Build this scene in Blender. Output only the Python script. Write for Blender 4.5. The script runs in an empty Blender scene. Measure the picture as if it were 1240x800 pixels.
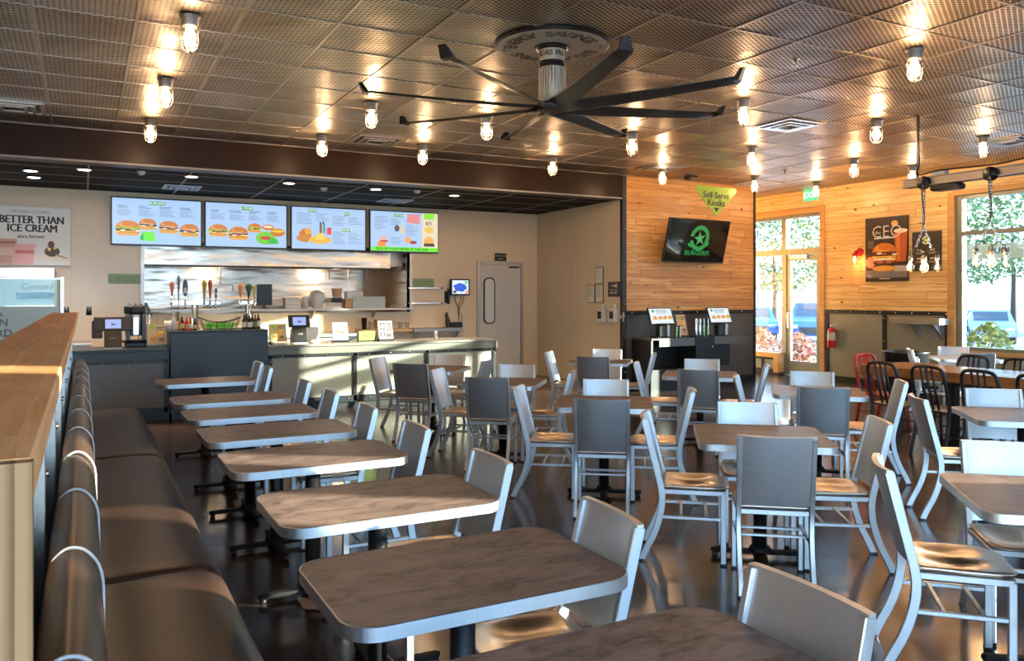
import bpy, bmesh, math, random
from mathutils import Vector, Matrix
random.seed(7)
PI = math.pi
SC = bpy.context.scene
COL = SC.collection
R = math.radians

# ------------------------------------------------------------------ camera
EYE = 1.6; FOC = 975.0; HOR = 358.0; YAW = R(28.03)
SN, CS = math.sin(YAW), math.cos(YAW)
def atx(px, Y):
    t = (px-620)/FOC
    return Y*(SN+t*CS)/(CS-t*SN)
def aty(px, X):
    t = (px-620)/FOC
    return X*(CS-t*SN)/(SN+t*CS)
def atz(py, X, Y):
    return EYE+(HOR-py)*(X*SN+Y*CS)/FOC
cd = bpy.data.cameras.new('camera'); cam = bpy.data.objects.new('camera', cd); COL.objects.link(cam)
cam.location = (0, 0, EYE); cam.rotation_euler = (PI/2, 0, -YAW)
cd.sensor_width = 36; cd.lens = 36*FOC/1240; cd.shift_y = -(400-HOR)/1240
cd.clip_start = .02; cd.clip_end = 400
SC.camera = cam

# ------------------------------------------------------------------ materials
MATS = {}
class NT:
    def __init__(s, name):
        s.m = bpy.data.materials.new(name); s.m.use_nodes = True
        s.t = s.m.node_tree; s.t.nodes.clear()
        s.out = s.t.nodes.new('ShaderNodeOutputMaterial')
    def n(s, typ, **kw):
        x = s.t.nodes.new(typ)
        for k, v in kw.items(): setattr(x, k, v)
        return x
    def ln(s, a, b): s.t.links.new(a, b)
    def put(s, sock, v):
        if hasattr(v, 'is_output') or isinstance(v, bpy.types.NodeSocket): s.ln(v, sock)
        else:
            if sock.type == 'RGBA' and not isinstance(v, (int, float)) and len(v) == 3: v = (*v, 1)
            if sock.type == 'RGBA' and isinstance(v, (int, float)): v = (v, v, v, 1)
            sock.default_value = v
    def ma(s, op, a, b=0.0, c=0.0):
        x = s.n('ShaderNodeMath', operation=op)
        s.put(x.inputs[0], a); s.put(x.inputs[1], b); s.put(x.inputs[2], c)
        return x.outputs[0]
    def mix(s, f, a, b):
        x = s.n('ShaderNodeMix', data_type='RGBA')
        s.put(x.inputs[0], f); s.put(x.inputs[6], a); s.put(x.inputs[7], b)
        return x.outputs[2]
    def co(s, which='Object'):
        return s.n('ShaderNodeTexCoord').outputs[which]
    def sep(s, v):
        x = s.n('ShaderNodeSeparateXYZ'); s.ln(v, x.inputs[0]); return x.outputs
    def comb(s, a, b, c):
        x = s.n('ShaderNodeCombineXYZ'); s.put(x.inputs[0], a); s.put(x.inputs[1], b); s.put(x.inputs[2], c); return x.outputs[0]
    def mapp(s, v, sc=(1, 1, 1), rot=(0, 0, 0)):
        x = s.n('ShaderNodeMapping'); s.ln(v, x.inputs[0]); x.inputs['Scale'].default_value = sc; x.inputs['Rotation'].default_value = rot
        return x.outputs[0]
    def noise(s, v, scale=5, detail=3, rough=.5, dist=0):
        x = s.n('ShaderNodeTexNoise'); s.ln(v, x.inputs['Vector'])
        x.inputs['Scale'].default_value = scale; x.inputs['Detail'].default_value = detail
        x.inputs['Roughness'].default_value = rough; x.inputs['Distortion'].default_value = dist
        return x.outputs[0]
    def vor(s, v, scale=5, feature='F1', out=0, rnd=1.0):
        x = s.n('ShaderNodeTexVoronoi', feature=feature); s.ln(v, x.inputs['Vector']); x.inputs['Scale'].default_value = scale
        x.inputs['Randomness'].default_value = rnd
        return x.outputs[out]
    def wn(s, v):
        x = s.n('ShaderNodeTexWhiteNoise', noise_dimensions='3D'); s.ln(v, x.inputs['Vector']); return x.outputs[0]
    def rng(s, v, a, b, c=0.0, d=1.0):
        x = s.n('ShaderNodeMapRange'); s.put(x.inputs[0], v)
        for i, k in enumerate((a, b, c, d)): x.inputs[i+1].default_value = k
        return x.outputs[0]
    def bump(s, h, dist=.01, strength=1.0):
        x = s.n('ShaderNodeBump'); s.put(x.inputs['Height'], h); x.inputs['Distance'].default_value = dist; x.inputs['Strength'].default_value = strength
        return x.outputs[0]
    def pbr(s, color=(.8, .8, .8), rough=.5, metal=0.0, normal=None, emit=None, es=0.0, spec=None, coat=None, alpha=None, aniso=None):
        p = s.n('ShaderNodeBsdfPrincipled')
        s.put(p.inputs['Base Color'], color); s.put(p.inputs['Roughness'], rough); s.put(p.inputs['Metallic'], metal)
        if normal is not None: s.ln(normal, p.inputs['Normal'])
        if emit is not None: s.put(p.inputs['Emission Color'], emit); p.inputs['Emission Strength'].default_value = es
        if spec is not None: p.inputs['Specular IOR Level'].default_value = spec
        if coat is not None: p.inputs['Coat Weight'].default_value = coat; p.inputs['Coat Roughness'].default_value = .15
        if aniso is not None: p.inputs['Anisotropic'].default_value = aniso
        s.ln(p.outputs[0], s.out.inputs[0])
        return s.m
def plain(name, color, rough=.5, metal=0.0, vary=.12, scale=14, **kw):
    """simple procedural material: a faint mottling of one colour"""
    if name in MATS: return MATS[name]
    t = NT(name)
    f = t.noise(t.co(), scale, 3)
    a = tuple(c*(1-vary) for c in color); b = tuple(min(1, c*(1+vary)) for c in color)
    MATS[name] = t.pbr(t.mix(f, a, b), rough, metal, **kw)
    return MATS[name]
def glow(name, color, s):
    if name in MATS: return MATS[name]
    t = NT(name); MATS[name] = t.pbr(color, .4, 0, emit=color, es=s); return MATS[name]
def flatc(c, e=0.0, rough=.45):
    """printed / displayed colour"""
    k = 'ink_%d_%d_%d_%d' % (c[0]*255, c[1]*255, c[2]*255, e*100)
    if k in MATS: return MATS[k]
    t = NT(k)
    if e: MATS[k] = t.pbr((c[0]*.1, c[1]*.1, c[2]*.1), .25, 0, emit=c, es=e)
    else: MATS[k] = t.pbr(c, rough, 0)
    return MATS[k]

def mat_brushed(name, c=(.62, .64, .66), rough=.34, axis=2):
    t = NT(name)
    sc = [90, 90, 90]; sc[axis] = 3
    f = t.noise(t.mapp(t.co(), tuple(sc)), 1.5, 3)
    f2 = t.noise(t.co(), 5, 2)
    col = t.mix(f, tuple(x*.86 for x in c), tuple(min(1, x*1.1) for x in c))
    rg = t.ma('ADD', t.rng(f, .3, .7, rough-.05, rough+.08), t.rng(f2, .3, .7, -.03, .06))
    MATS[name] = t.pbr(col, rg, 1.0, normal=t.bump(f, .0006, .35))
mat_brushed('aluminium', (.66, .68, .70), .44); mat_brushed('aluminium_side', (.66, .68, .70), .40, axis=0)
mat_brushed('steel', (.50, .46, .41), .36, 0)
mat_brushed('grey_mount', (.36, .36, .36), .4)
def mat_seat():
    t = NT('seat_metal_reflect_tint'); f = t.noise(t.mapp(t.co(), (80, 4, 80)), 1.5, 3)
    MATS['seat_metal_reflect_tint'] = t.pbr(t.mix(f, (.66, .54, .43), (.84, .71, .58)), .3, 1.0)  # reflection of the warm ceiling tinted into the metal colour
mat_seat()
def mat_wood_planks(name, c1, c2, c3, row=.128):
    t = NT(name); x, y, z = t.sep(t.co())
    u = t.ma('ADD', x, y)
    zr = t.ma('DIVIDE', z, row); ri = t.ma('FLOOR', zr); fr = t.ma('FRACT', zr)
    off = t.wn(t.comb(ri, 3.3, 1.7))
    ul = t.ma('ADD', t.ma('DIVIDE', u, 2.1), t.ma('MULTIPLY', off, 7))
    ui = t.ma('FLOOR', ul); uf = t.ma('FRACT', ul)
    rnd = t.wn(t.comb(ri, ui, .5))
    gv = t.comb(t.ma('MULTIPLY', u, 1.6), t.ma('MULTIPLY', rnd, 30), t.ma('MULTIPLY', z, 34))
    g = t.noise(gv, 1.0, 4, .6, .8)
    g2 = t.noise(t.comb(t.ma('MULTIPLY', u, .7), t.ma('MULTIPLY', rnd, 11), t.ma('MULTIPLY', z, 9)), 1.0, 2, .5, 1.2)
    c = t.mix(rnd, c1, c2)
    c = t.mix(t.rng(g, .42, .66), c, c3)
    c = t.mix(t.rng(g2, .55, .75, 0, .45), c, c1)
    k = t.vor(t.comb(t.ma('MULTIPLY', u, 3.1), rnd, t.ma('MULTIPLY', z, 4.6)), 1.0)
    kn = t.rng(k, .06, .12, 1, 0)
    kr = t.wn(t.comb(t.ma('FLOOR', t.ma('MULTIPLY', u, 2.6)), ri, 2))
    kn = t.ma('MULTIPLY', kn, t.ma('GREATER_THAN', kr, .12))
    c = t.mix(kn, c, (.12, .045, .015))
    seam = t.ma('MAXIMUM', t.ma('LESS_THAN', fr, .05), t.ma('LESS_THAN', uf, .004))
    c = t.mix(t.ma('MULTIPLY', seam, .75), c, (.10, .04, .015))
    MATS[name] = t.pbr(c, t.rng(g, .3, .7, .35, .5), 0, normal=t.bump(t.ma('SUBTRACT', 1.0, seam), .004, .6))
mat_wood_planks('pine_planks', (.80, .44, .15), (.60, .28, .075), (.50, .20, .05))
mat_wood_planks('light_pine_planks', (.90, .64, .29), (.80, .50, .19), (.62, .33, .10))
def mat_wood(name, c1, c2, axis=1, rough=.35, sc=1.0, stave=.09):
    t = NT(name); p = t.sep(t.co())
    a = p[axis]; b = p[0 if axis != 0 else 1]; zz = p[2]
    bi = t.ma('FLOOR', t.ma('DIVIDE', b, stave)); zi = t.ma('FLOOR', t.ma('DIVIDE', zz, .5))
    off = t.wn(t.comb(bi, zi, 4.2)); ai = t.ma('FLOOR', t.ma('ADD', t.ma('DIVIDE', a, .7), t.ma('MULTIPLY', off, 5)))
    rnd = t.wn(t.comb(bi, ai, 1))
    g = t.noise(t.comb(t.ma('MULTIPLY', a, 2.2*sc), t.ma('MULTIPLY', b, 26*sc), t.ma('ADD', t.ma('MULTIPLY', zz, 26*sc), t.ma('MULTIPLY', rnd, 20))), 1.0, 5, .6, 1.4)
    c = t.mix(t.rng(g, .32, .68), c1, c2)
    c = t.mix(t.ma('MULTIPLY', rnd, .45), c, tuple(x*.6 for x in c2))
    MATS[name] = t.pbr(c, rough, 0, normal=t.bump(g, .0015, .3), spec=.3)
mat_wood('oak_cap', (.98, .56, .26), (.76, .32, .10), 1, .5, 1.0, .07)
mat_wood('walnut_top', (.50, .24, .085), (.24, .10, .035), 1, .22)
mat_wood('pine_trim', (.80, .46, .17), (.62, .31, .10), 2, .4)
def mat_endgrain():
    t = NT('laminated_ply'); x, y, z = t.sep(t.co())
    w = t.noise(t.comb(t.ma('MULTIPLY', x, 46), t.ma('MULTIPLY', y, 4), t.ma('MULTIPLY', z, .8)), 1.0, 3, .5)
    s = t.ma('FRACT', t.ma('DIVIDE', t.ma('ADD', x, t.ma('MULTIPLY', w, .012)), .028))
    c = t.mix(t.rng(s, .35, .65), (.34, .20, .09), (.17, .09, .035))
    MATS['laminated_ply'] = t.pbr(t.mix(t.rng(w, .4, .7), c, (.44, .28, .14)), .6, 0, spec=.2)
mat_endgrain()
def mat_laminate():
    t = NT('mottled_laminate'); v = t.co()
    a = t.noise(t.mapp(v, (1, 1.8, 1)), 7, 3, .55, .6); b = t.noise(t.mapp(v, (1, 2.4, 1)), 24, 4, .6)
    c = t.mix(t.rng(a, .30, .70), (.045, .024, .020), (.30, .20, .165))
    c = t.mix(t.rng(b, .38, .68, 0, .55), c, (.27, .20, .175))
    MATS['mottled_laminate'] = t.pbr(c, t.rng(a, .3, .7, .38, .46), 0, spec=.16)
mat_laminate()
def mat_floor():
    t = NT('stained_concrete'); v = t.co(); x, y, z = t.sep(v)
    a = t.noise(v, 1.1, 5, .6, .4); b = t.noise(v, 7, 4, .6)
    c = t.mix(t.rng(a, .35, .65), (.030, .018, .015), (.075, .044, .034))
    c = t.mix(t.rng(b, .45, .7, 0, .4), c, (.03, .022, .02))
    jx = t.ma('LESS_THAN', t.ma('ABSOLUTE', t.ma('SUBTRACT', t.ma('FRACT', t.ma('ADD', t.ma('DIVIDE', x, 3.32), .5)), .5)), .0013)
    jy = t.ma('LESS_THAN', t.ma('ABSOLUTE', t.ma('SUBTRACT', t.ma('FRACT', t.ma('ADD', t.ma('DIVIDE', y, 3.12), .5)), .5)), .0013)
    j = t.ma('MAXIMUM', jx, jy)
    c = t.mix(j, c, (.006, .005, .005))
    MATS['stained_concrete'] = t.pbr(c, t.rng(b, .3, .7, .13, .24), 0, normal=t.bump(t.ma('ADD', t.ma('MULTIPLY', b, .12), t.ma('SUBTRACT', 0, j)), .003, .3), spec=.65)
mat_floor()
def mat_ceiling():
    t = NT('expanded_metal_tiles'); v = t.co(); x, y, z = t.sep(v)
    tx = t.ma('DIVIDE', t.ma('SUBTRACT', x, .351), .679); ty = t.ma('DIVIDE', t.ma('SUBTRACT', y, 4.0225), .655)
    ti = t.wn(t.comb(t.ma('FLOOR', tx), t.ma('FLOOR', ty), 2))
    flip = t.ma('GREATER_THAN', ti, .5)
    u = t.ma('DIVIDE', x, .074); w = t.ma('DIVIDE', y, .040)
    d1 = t.ma('ABSOLUTE', t.ma('SUBTRACT', t.ma('FRACT', t.ma('ADD', u, w)), .5))
    d2 = t.ma('ABSOLUTE', t.ma('SUBTRACT', t.ma('FRACT', t.ma('SUBTRACT', u, w)), .5))
    m = t.ma('MAXIMUM', d1, d2)
    strand = t.rng(m, .30, .40)
    # each strand is a twisted ribbon: its tilt gives the glints
    h = t.ma('ADD', t.ma('MULTIPLY', t.ma('FRACT', t.ma('ADD', u, w)), .7), t.ma('MULTIPLY', t.ma('FRACT', t.ma('SUBTRACT', u, w)), .7))
    big = t.noise(t.comb(t.ma('MULTIPLY', x, 1.0), t.ma('MULTIPLY', y, 1.0), t.ma('MULTIPLY', ti, 20)), 1.2, 3, .5, .6)
    wav = t.noise(t.comb(x, y, ti), 2.2, 2)
    metal = t.mix(t.rng(big, .35, .65), (.62, .50, .39), (.92, .84, .74))
    metal = t.mix(t.ma('MULTIPLY', ti, .75), metal, (.40, .31, .23))
    nrm = t.bump(t.ma('ADD', t.ma('MULTIPLY', h, .3), t.ma('MULTIPLY', wav, 3)), .02, .55)
    p1 = t.n('ShaderNodeBsdfPrincipled'); t.put(p1.inputs['Base Color'], metal); p1.inputs['Metallic'].default_value = 1.0
    p1.inputs['Roughness'].default_value = .33; t.ln(nrm, p1.inputs['Normal'])
    p2 = t.n('ShaderNodeBsdfPrincipled'); p2.inputs['Base Color'].default_value = (.022, .015, .011, 1); p2.inputs['Roughness'].default_value = .7
    ms = t.n('ShaderNodeMixShader'); t.ln(strand, ms.inputs[0]); t.ln(p2.outputs[0], ms.inputs[1]); t.ln(p1.outputs[0], ms.inputs[2])
    t.ln(ms.outputs[0], t.out.inputs[0]); MATS['expanded_metal_tiles'] = t.m
mat_ceiling()
def mat_mesh(name, c, c2, s=.022):
    t = NT(name); x, y, z = t.sep(t.co()); u = t.ma('ADD', x, y)
    a = t.ma('ABSOLUTE', t.ma('SUBTRACT', t.ma('FRACT', t.ma('ADD', t.ma('DIVIDE', u, s*1.5), t.ma('DIVIDE', z, s))), .5))
    b = t.ma('ABSOLUTE', t.ma('SUBTRACT', t.ma('FRACT', t.ma('SUBTRACT', t.ma('DIVIDE', u, s*1.5), t.ma('DIVIDE', z, s))), .5))
    m = t.rng(t.ma('MAXIMUM', a, b), .30, .38)
    MATS[name] = t.pbr(t.mix(m, c2, c), .4, t.rng(m, 0, 1, 0, .3), normal=t.bump(m, .003, .6))
mat_mesh('mesh_panel', (.40, .375, .30), (.14, .125, .10))
mat_mesh('mesh_panel_shaded', (.20, .19, .18), (.05, .048, .046))  # darker copy of the same mesh, shade of the left counter painted in
def mat_wallpanel(name, c, rough=.32):
    t = NT(name); x, y, z = t.sep(t.co()); u = t.ma('ADD', x, y)
    s = t.ma('LESS_THAN', t.ma('ABSOLUTE', t.ma('SUBTRACT', t.ma('FRACT', t.ma('DIVIDE', u, 1.22)), .5)), .003)
    n = t.noise(t.co(), 1.6, 3)
    cc = t.mix(n, tuple(k*.94 for k in c), tuple(k*1.05 for k in c))
    MATS[name] = t.pbr(t.mix(t.ma('MULTIPLY', s, .35), cc, tuple(k*.5 for k in c)), rough, 0, normal=t.bump(t.noise(t.co(), 2.2, 1), .012, .12))
mat_wallpanel('beige_wall_panel', (.70, .53, .35), .26)
mat_wallpanel('beige_plaster', (.60, .46, .31), .5)
def glassm(name, tint=(.93, .97, .96), refl=.12):
    t = NT(name); tr = t.n('ShaderNodeBsdfTransparent'); tr.inputs[0].default_value = (*tint, 1)
    gl = t.n('ShaderNodeBsdfGlossy'); gl.inputs['Roughness'].default_value = .02
    lw = t.n('ShaderNodeLayerWeight'); lw.inputs[0].default_value = .25
    f = t.ma('MULTIPLY', lw.outputs['Fresnel'], 1.0); f = t.ma('MINIMUM', t.ma('ADD', f, refl*.3), .9)
    f = t.ma('MULTIPLY', f, refl*3)
    ms = t.n('ShaderNodeMixShader'); t.ln(f, ms.inputs[0]); t.ln(tr.outputs[0], ms.inputs[1]); t.ln(gl.outputs[0], ms.inputs[2])
    t.ln(ms.outputs[0], t.out.inputs[0]); MATS[name] = t.m
glassm('window_glass'); glassm('jar_glass', (.97, .95, .9), .1); glassm('tinted_glass', (.72, .80, .80), .16)
def frosted():
    t = NT('frosted_glass'); tr = t.n('ShaderNodeBsdfTransparent'); tr.inputs[0].default_value = (.8, .84, .83, 1)
    d = t.n('ShaderNodeBsdfPrincipled'); d.inputs['Base Color'].default_value = (.55, .60, .58, 1); d.inputs['Roughness'].default_value = .35
    ms = t.n('ShaderNodeMixShader'); ms.inputs[0].default_value = .6; t.ln(tr.outputs[0], ms.inputs[1]); t.ln(d.outputs[0], ms.inputs[2])
    t.ln(ms.outputs[0], t.out.inputs[0]); MATS['frosted_glass'] = t.m
frosted()
plain('black_metal', (.018, .018, .020), .38, .3)
plain('black_powder', (.012, .012, .013), .42)
plain('header_paint', (.022, .010, .006), .34, 0, .2, 3, spec=.12)
plain('dark_tile', (.010, .009, .009), .7, spec=.1)
plain('grey_grid', (.24, .22, .20), .5)
plain('ceiling_grid', (.40, .34, .28), .35, .8)
plain('slate_laminate', (.028, .036, .046), .42)
plain('counter_fascia', (.16, .155, .12), .35)
plain('counter_top', (.20, .18, .15), .25)
plain('bench_vinyl', (.038, .019, .012), .38, 0, .1, 40, spec=.22)
plain('piping', (.62, .60, .60), .4)
plain('wainscot_grey', (.135, .130, .118), .38, .35)
plain('wainscot_green', (.30, .30, .24), .4, .2)
plain('storefront_frame', (.26, .26, .22), .4, .4)
plain('fan_blade', (.060, .055, .050), .42, .3)
plain('fan_metal', (.62, .55, .45), .3, 1.0); plain('fan_cream', (.60, .52, .41), .38, .35); plain('plate_face', (.42, .36, .29), .5)
plain('white_plastic', (.60, .58, .55), .4)
plain('paper_white', (.62, .60, .56), .6)
plain('black_plastic', (.014, .014, .016), .3)
plain('dark_glass', (.008, .009, .011), .06)
plain('red_paint', (.55, .015, .015), .3)
plain('red_enamel', (.60, .02, .02), .2)
plain('green_card', (.16, .62, .04), .5)
plain('lime_card', (.36, .66, .03), .5)
plain('lime_sign', (.38, .58, .03), .4)
plain('kraft', (.48, .30, .13), .6)
plain('amber', (.40, .15, .03), .2)
plain('bottle_glass', (.03, .02, .012), .08)
plain('door_beige', (.56, .50, .44), .3)
plain('silver', (.75, .75, .74), .2, 1.0)
plain('asphalt', (.22, .23, .25), .8)
plain('sidewalk', (.45, .45, .44), .8)
plain('grass', (.10, .32, .05), .8, 0, .4, 6)
plain('mulch', (.16, .07, .045), .9, 0, .6, 9)
plain('leaf_green', (.15, .18, .05), .6, 0, .5, 5)
plain('leaf_orange', (.30, .12, .07), .6, 0, .5, 6)
plain('trunk', (.08, .06, .045), .8)
plain('car_blue', (.02, .12, .40), .15, .3)
plain('car_dark', (.03, .08, .20), .15, .3)
plain('car_silver', (.30, .34, .40), .2, .4)
plain('tyre', (.02, .02, .02), .7)
plain('house_wall', (.16, .14, .12), .8)
M = MATS
glow('bulb_glow', (1.0, .62, .30), 60.0)
glow('filament_glow', (1.0, .48, .15), 45.0)
glow('red_lamp_glow', (1.0, .25, .08), 14.0)
glow('downlight_glow', (1.0, .80, .55), 9.0)
glow('white_downlight_glow', (.75, .78, 1.0), 16.0)

def wavy():
    t = NT('wavy_steel'); v = t.co()
    n = t.noise(t.mapp(v, (.6, .6, 2.2)), 1.6, 2); f = t.noise(t.mapp(v, (2, 2, 60)), 1.5, 2)
    MATS['wavy_steel'] = t.pbr(t.mix(f, (.52, .45, .37), (.66, .58, .49)), .26, 1.0, normal=t.bump(n, .06, .6))
wavy()
# ------------------------------------------------------------------ mesh builder
class MB:
    def __init__(s): s.b = bmesh.new()
    def _fin(s, vs, mtx, mi, smooth, n0):
        if mtx is not None: bmesh.ops.transform(s.b, matrix=mtx, verts=vs)
        s.b.faces.ensure_lookup_table()
        for f in s.b.faces[n0:]: f.material_index = mi; f.smooth = smooth
        return s
    def box(s, x0, x1, y0, y1, z0, z1, bev=0.0, mtx=None, mi=0, seg=1):
        n0 = len(s.b.faces)
        t = bmesh.new() if bev else s.b
        v = [t.verts.new(p) for p in ((x0, y0, z0), (x1, y0, z0), (x1, y1, z0), (x0, y1, z0), (x0, y0, z1), (x1, y0, z1), (x1, y1, z1), (x0, y1, z1))]
        for q in ((3, 2, 1, 0), (4, 5, 6, 7), (0, 1, 5, 4), (1, 2, 6, 5), (2, 3, 7, 6), (3, 0, 4, 7)): t.faces.new([v[i] for i in q])
        if bev:
            bmesh.ops.bevel(t, geom=t.edges[:], offset=bev, segments=seg, affect='EDGES', profile=.5)
            return s._merge(t, mtx, mi, seg > 1)
        return s._fin(v, mtx, mi, False, n0)
    def _merge(s, t, mtx, mi, smooth):
        mp = {}
        for v in t.verts: mp[v] = s.b.verts.new(mtx @ v.co if mtx is not None else v.co)
        for f in t.faces:
            try:
                g = s.b.faces.new([mp[v] for v in f.verts]); g.material_index = mi; g.smooth = smooth
            except ValueError: pass
        t.free(); return s
    def prism(s, pts, z0, z1, mtx=None, mi=0, smooth=False, bev=0.0):
        """polygon in xy extruded along z"""
        t = bmesh.new()
        a = [t.verts.new((x, y, z0)) for x, y in pts]; b = [t.verts.new((x, y, z1)) for x, y in pts]
        n = len(pts)
        t.faces.new(a[::-1]); t.faces.new(b)
        for i in range(n): t.faces.new((a[i], a[(i+1) % n], b[(i+1) % n], b[i]))
        bmesh.ops.recalc_face_normals(t, faces=t.faces[:])
        if bev: bmesh.ops.bevel(t, geom=[e for e in t.edges if abs(e.verts[0].co.z-e.verts[1].co.z) < 1e-6], offset=bev, segments=2, affect='EDGES', profile=.5)
        return s._merge(t, mtx, mi, smooth)
    def lathe(s, prof, n=16, mtx=None, mi=0, smooth=True, cap=True):
        t = bmesh.new(); rings = []
        for r, z in prof:
            if r < 1e-6: rings.append([t.verts.new((0, 0, z))])
            else: rings.append([t.verts.new((r*math.cos(2*PI*i/n), r*math.sin(2*PI*i/n), z)) for i in range(n)])
        for a, b in zip(rings, rings[1:]):
            for i in range(n):
                j = (i+1) % n
                if len(a) == 1 and len(b) == 1: continue
                if len(a) == 1: t.faces.new((a[0], b[j], b[i]))
                elif len(b) == 1: t.faces.new((a[i], a[j], b[0]))
                else: t.faces.new((a[i], a[j], b[j], b[i]))
        if cap:
            if len(rings[0]) > 1: t.faces.new(rings[0][::-1])
            if len(rings[-1]) > 1: t.faces.new(rings[-1])
        bmesh.ops.recalc_face_normals(t, faces=t.faces[:])
        return s._merge(t, mtx, mi, smooth)
    def cyl(s, p0, p1, r, r1=None, n=12, mi=0, smooth=True):
        p0, p1 = Vector(p0), Vector(p1); d = p1-p0
        m = Matrix.Translation(p0) @ d.to_track_quat('Z', 'Y').to_matrix().to_4x4()
        return s.lathe([(r, 0), (r if r1 is None else r1, d.length)], n, m, mi, smooth)
    def tube(s, pts, r, n=8, mi=0, closed=False):
        """round tube along a path; r may be a list"""
        P = [Vector(p) for p in pts]; t = bmesh.new(); rings = []; N = len(P)
        up = Vector((0, 0, 1))
        prev = None
        for i, p in enumerate(P):
            if closed: d = P[(i+1) % N]-P[i-1]
            else: d = P[min(i+1, N-1)]-P[max(i-1, 0)]
            d.normalize()
            if prev is None:
                a = d.cross(up)
                if a.length < .2: a = d.cross(Vector((1, 0, 0)))
            else: a = prev-d*prev.dot(d)
            a.normalize(); b = d.cross(a); prev = a
            rr = r[i] if isinstance(r, (list, tuple)) else r
            rings.append([t.verts.new(p+a*rr*math.cos(2*PI*k/n)+b*rr*math.sin(2*PI*k/n)) for k in range(n)])
        L = list(zip(rings, rings[1:]))
        if closed: L.append((rings[-1], rings[0]))
        for a, b in L:
            for k in range(n): t.faces.new((a[k], a[(k+1) % n], b[(k+1) % n], b[k]))
        if not closed: t.faces.new(rings[0][::-1]); t.faces.new(rings[-1])
        bmesh.ops.recalc_face_normals(t, faces=t.faces[:])
        return s._merge(t, None, mi, True)
    def bar(s, pts, w, h, side=(1, 0, 0), mi=0, bev=.003):
        """rectangular bar along a path in the plane perpendicular to side; w along side, h across"""
        P = [Vector(p) for p in pts]; sd = Vector(side).normalized(); t = bmesh.new(); rings = []
        for i, p in enumerate(P):
            d = (P[min(i+1, len(P)-1)]-P[max(i-1, 0)]).normalized(); u = d.cross(sd).normalized()
            rings.append([t.verts.new(p+sd*w*a/2+u*h*c/2) for a, c in ((-1, -1), (1, -1), (1, 1), (-1, 1))])
        for a, b in zip(rings, rings[1:]):
            for k in range(4): t.faces.new((a[k], a[(k+1) % 4], b[(k+1) % 4], b[k]))
        t.faces.new(rings[0][::-1]); t.faces.new(rings[-1])
        bmesh.ops.recalc_face_normals(t, faces=t.faces[:])
        if bev: bmesh.ops.bevel(t, geom=[e for e in t.edges if len(e.link_faces) == 2 and e.calc_face_angle(0) > 1.0], offset=bev, segments=1, affect='EDGES')
        return s._merge(t, None, mi, False)
    def grid(s, fn, nu, nv, mi=0, thick=None, smooth=True, sharp=False):
        """surface fn(u,v) for u,v in 0..1; thick: a function giving the back side, closed round"""
        t = bmesh.new()
        A = [[t.verts.new(fn(i/nu, j/nv)) for j in range(nv+1)] for i in range(nu+1)]
        for i in range(nu):
            for j in range(nv): t.faces.new((A[i][j], A[i+1][j], A[i+1][j+1], A[i][j+1]))
        if thick:
            B = [[t.verts.new(thick(i/nu, j/nv)) for j in range(nv+1)] for i in range(nu+1)]
            for i in range(nu):
                for j in range(nv): t.faces.new((B[i][j], B[i][j+1], B[i+1][j+1], B[i+1][j]))
            loop = [(i, 0) for i in range(nu)]+[(nu, j) for j in range(nv)]+[(i, nv) for i in range(nu, 0, -1)]+[(0, j) for j in range(nv, 0, -1)]
            for (i, j), (k, l) in zip(loop, loop[1:]+loop[:1]): t.faces.new((A[k][l], A[i][j], B[i][j], B[k][l]))
            bmesh.ops.recalc_face_normals(t, faces=t.faces[:])
            n0 = len(s.b.faces); s._merge(t, None, mi, smooth); s.b.faces.ensure_lookup_table()
            rim = s.b.faces[-len(loop):]
            for f in rim: f.smooth = not sharp
            if sharp: bmesh.ops.split_edges(s.b, edges=[e for f in rim for e in f.edges if any(g not in rim for g in e.link_faces)])
            return s
        bmesh.ops.recalc_face_normals(t, faces=t.faces[:])
        s._merge(t, None, mi, smooth); return s
    def sphere(s, c, r, n=12, mi=0, sc=(1, 1, 1)):
        m = Matrix.Translation(c) @ Matrix.Diagonal((*sc, 1))
        return s.lathe([(r*math.sin(PI*i/(n//2)) if 0 < i < n//2 else 0, -r*math.cos(PI*i/(n//2))) for i in range(n//2+1)], n, m, mi)
    def text(s, body, size, origin=(0, 0, 0), right=(1, 0, 0), up=(0, 0, 1), mi=0, align='CENTER', bold=0.0, ext=.0, sx=1.0):
        cu = bpy.data.curves.new('t', 'FONT'); cu.body = body; cu.size = size; cu.align_x = align; cu.align_y = 'CENTER'
        cu.offset = bold; cu.extrude = ext; cu.resolution_u = 2; cu.fill_mode = 'BOTH' if ext else 'FRONT'
        o = bpy.data.objects.new('t', cu); COL.objects.link(o)
        dg = bpy.context.evaluated_depsgraph_get(); me = bpy.data.meshes.new_from_object(o.evaluated_get(dg))
        bpy.data.objects.remove(o); bpy.data.curves.remove(cu)
        r, u = Vector(right).normalized(), Vector(up).normalized(); nrm = r.cross(u)
        m = Matrix(((r.x, u.x, nrm.x, origin[0]), (r.y, u.y, nrm.y, origin[1]), (r.z, u.z, nrm.z, origin[2]), (0, 0, 0, 1))) @ Matrix.Diagonal((sx, 1, 1, 1))
        me.transform(m); n0 = len(s.b.faces); s.b.from_mesh(me); bpy.data.meshes.remove(me)
        s.b.faces.ensure_lookup_table()
        for f in s.b.faces[n0:]: f.material_index = mi; f.smooth = False
        return s
    def build(s, name, mats, parent=None, loc=None, rotz=0.0):
        me = bpy.data.meshes.new(name); s.b.to_mesh(me); s.b.free()
        if not isinstance(mats, (list, tuple)): mats = [mats]
        for m in mats: me.materials.append(M[m] if isinstance(m, str) else m)
        o = bpy.data.objects.new(name, me); COL.objects.link(o)
        if parent is not None: o.parent = parent
        if loc is not None: o.location = loc
        o.rotation_euler[2] = rotz
        return o
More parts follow.
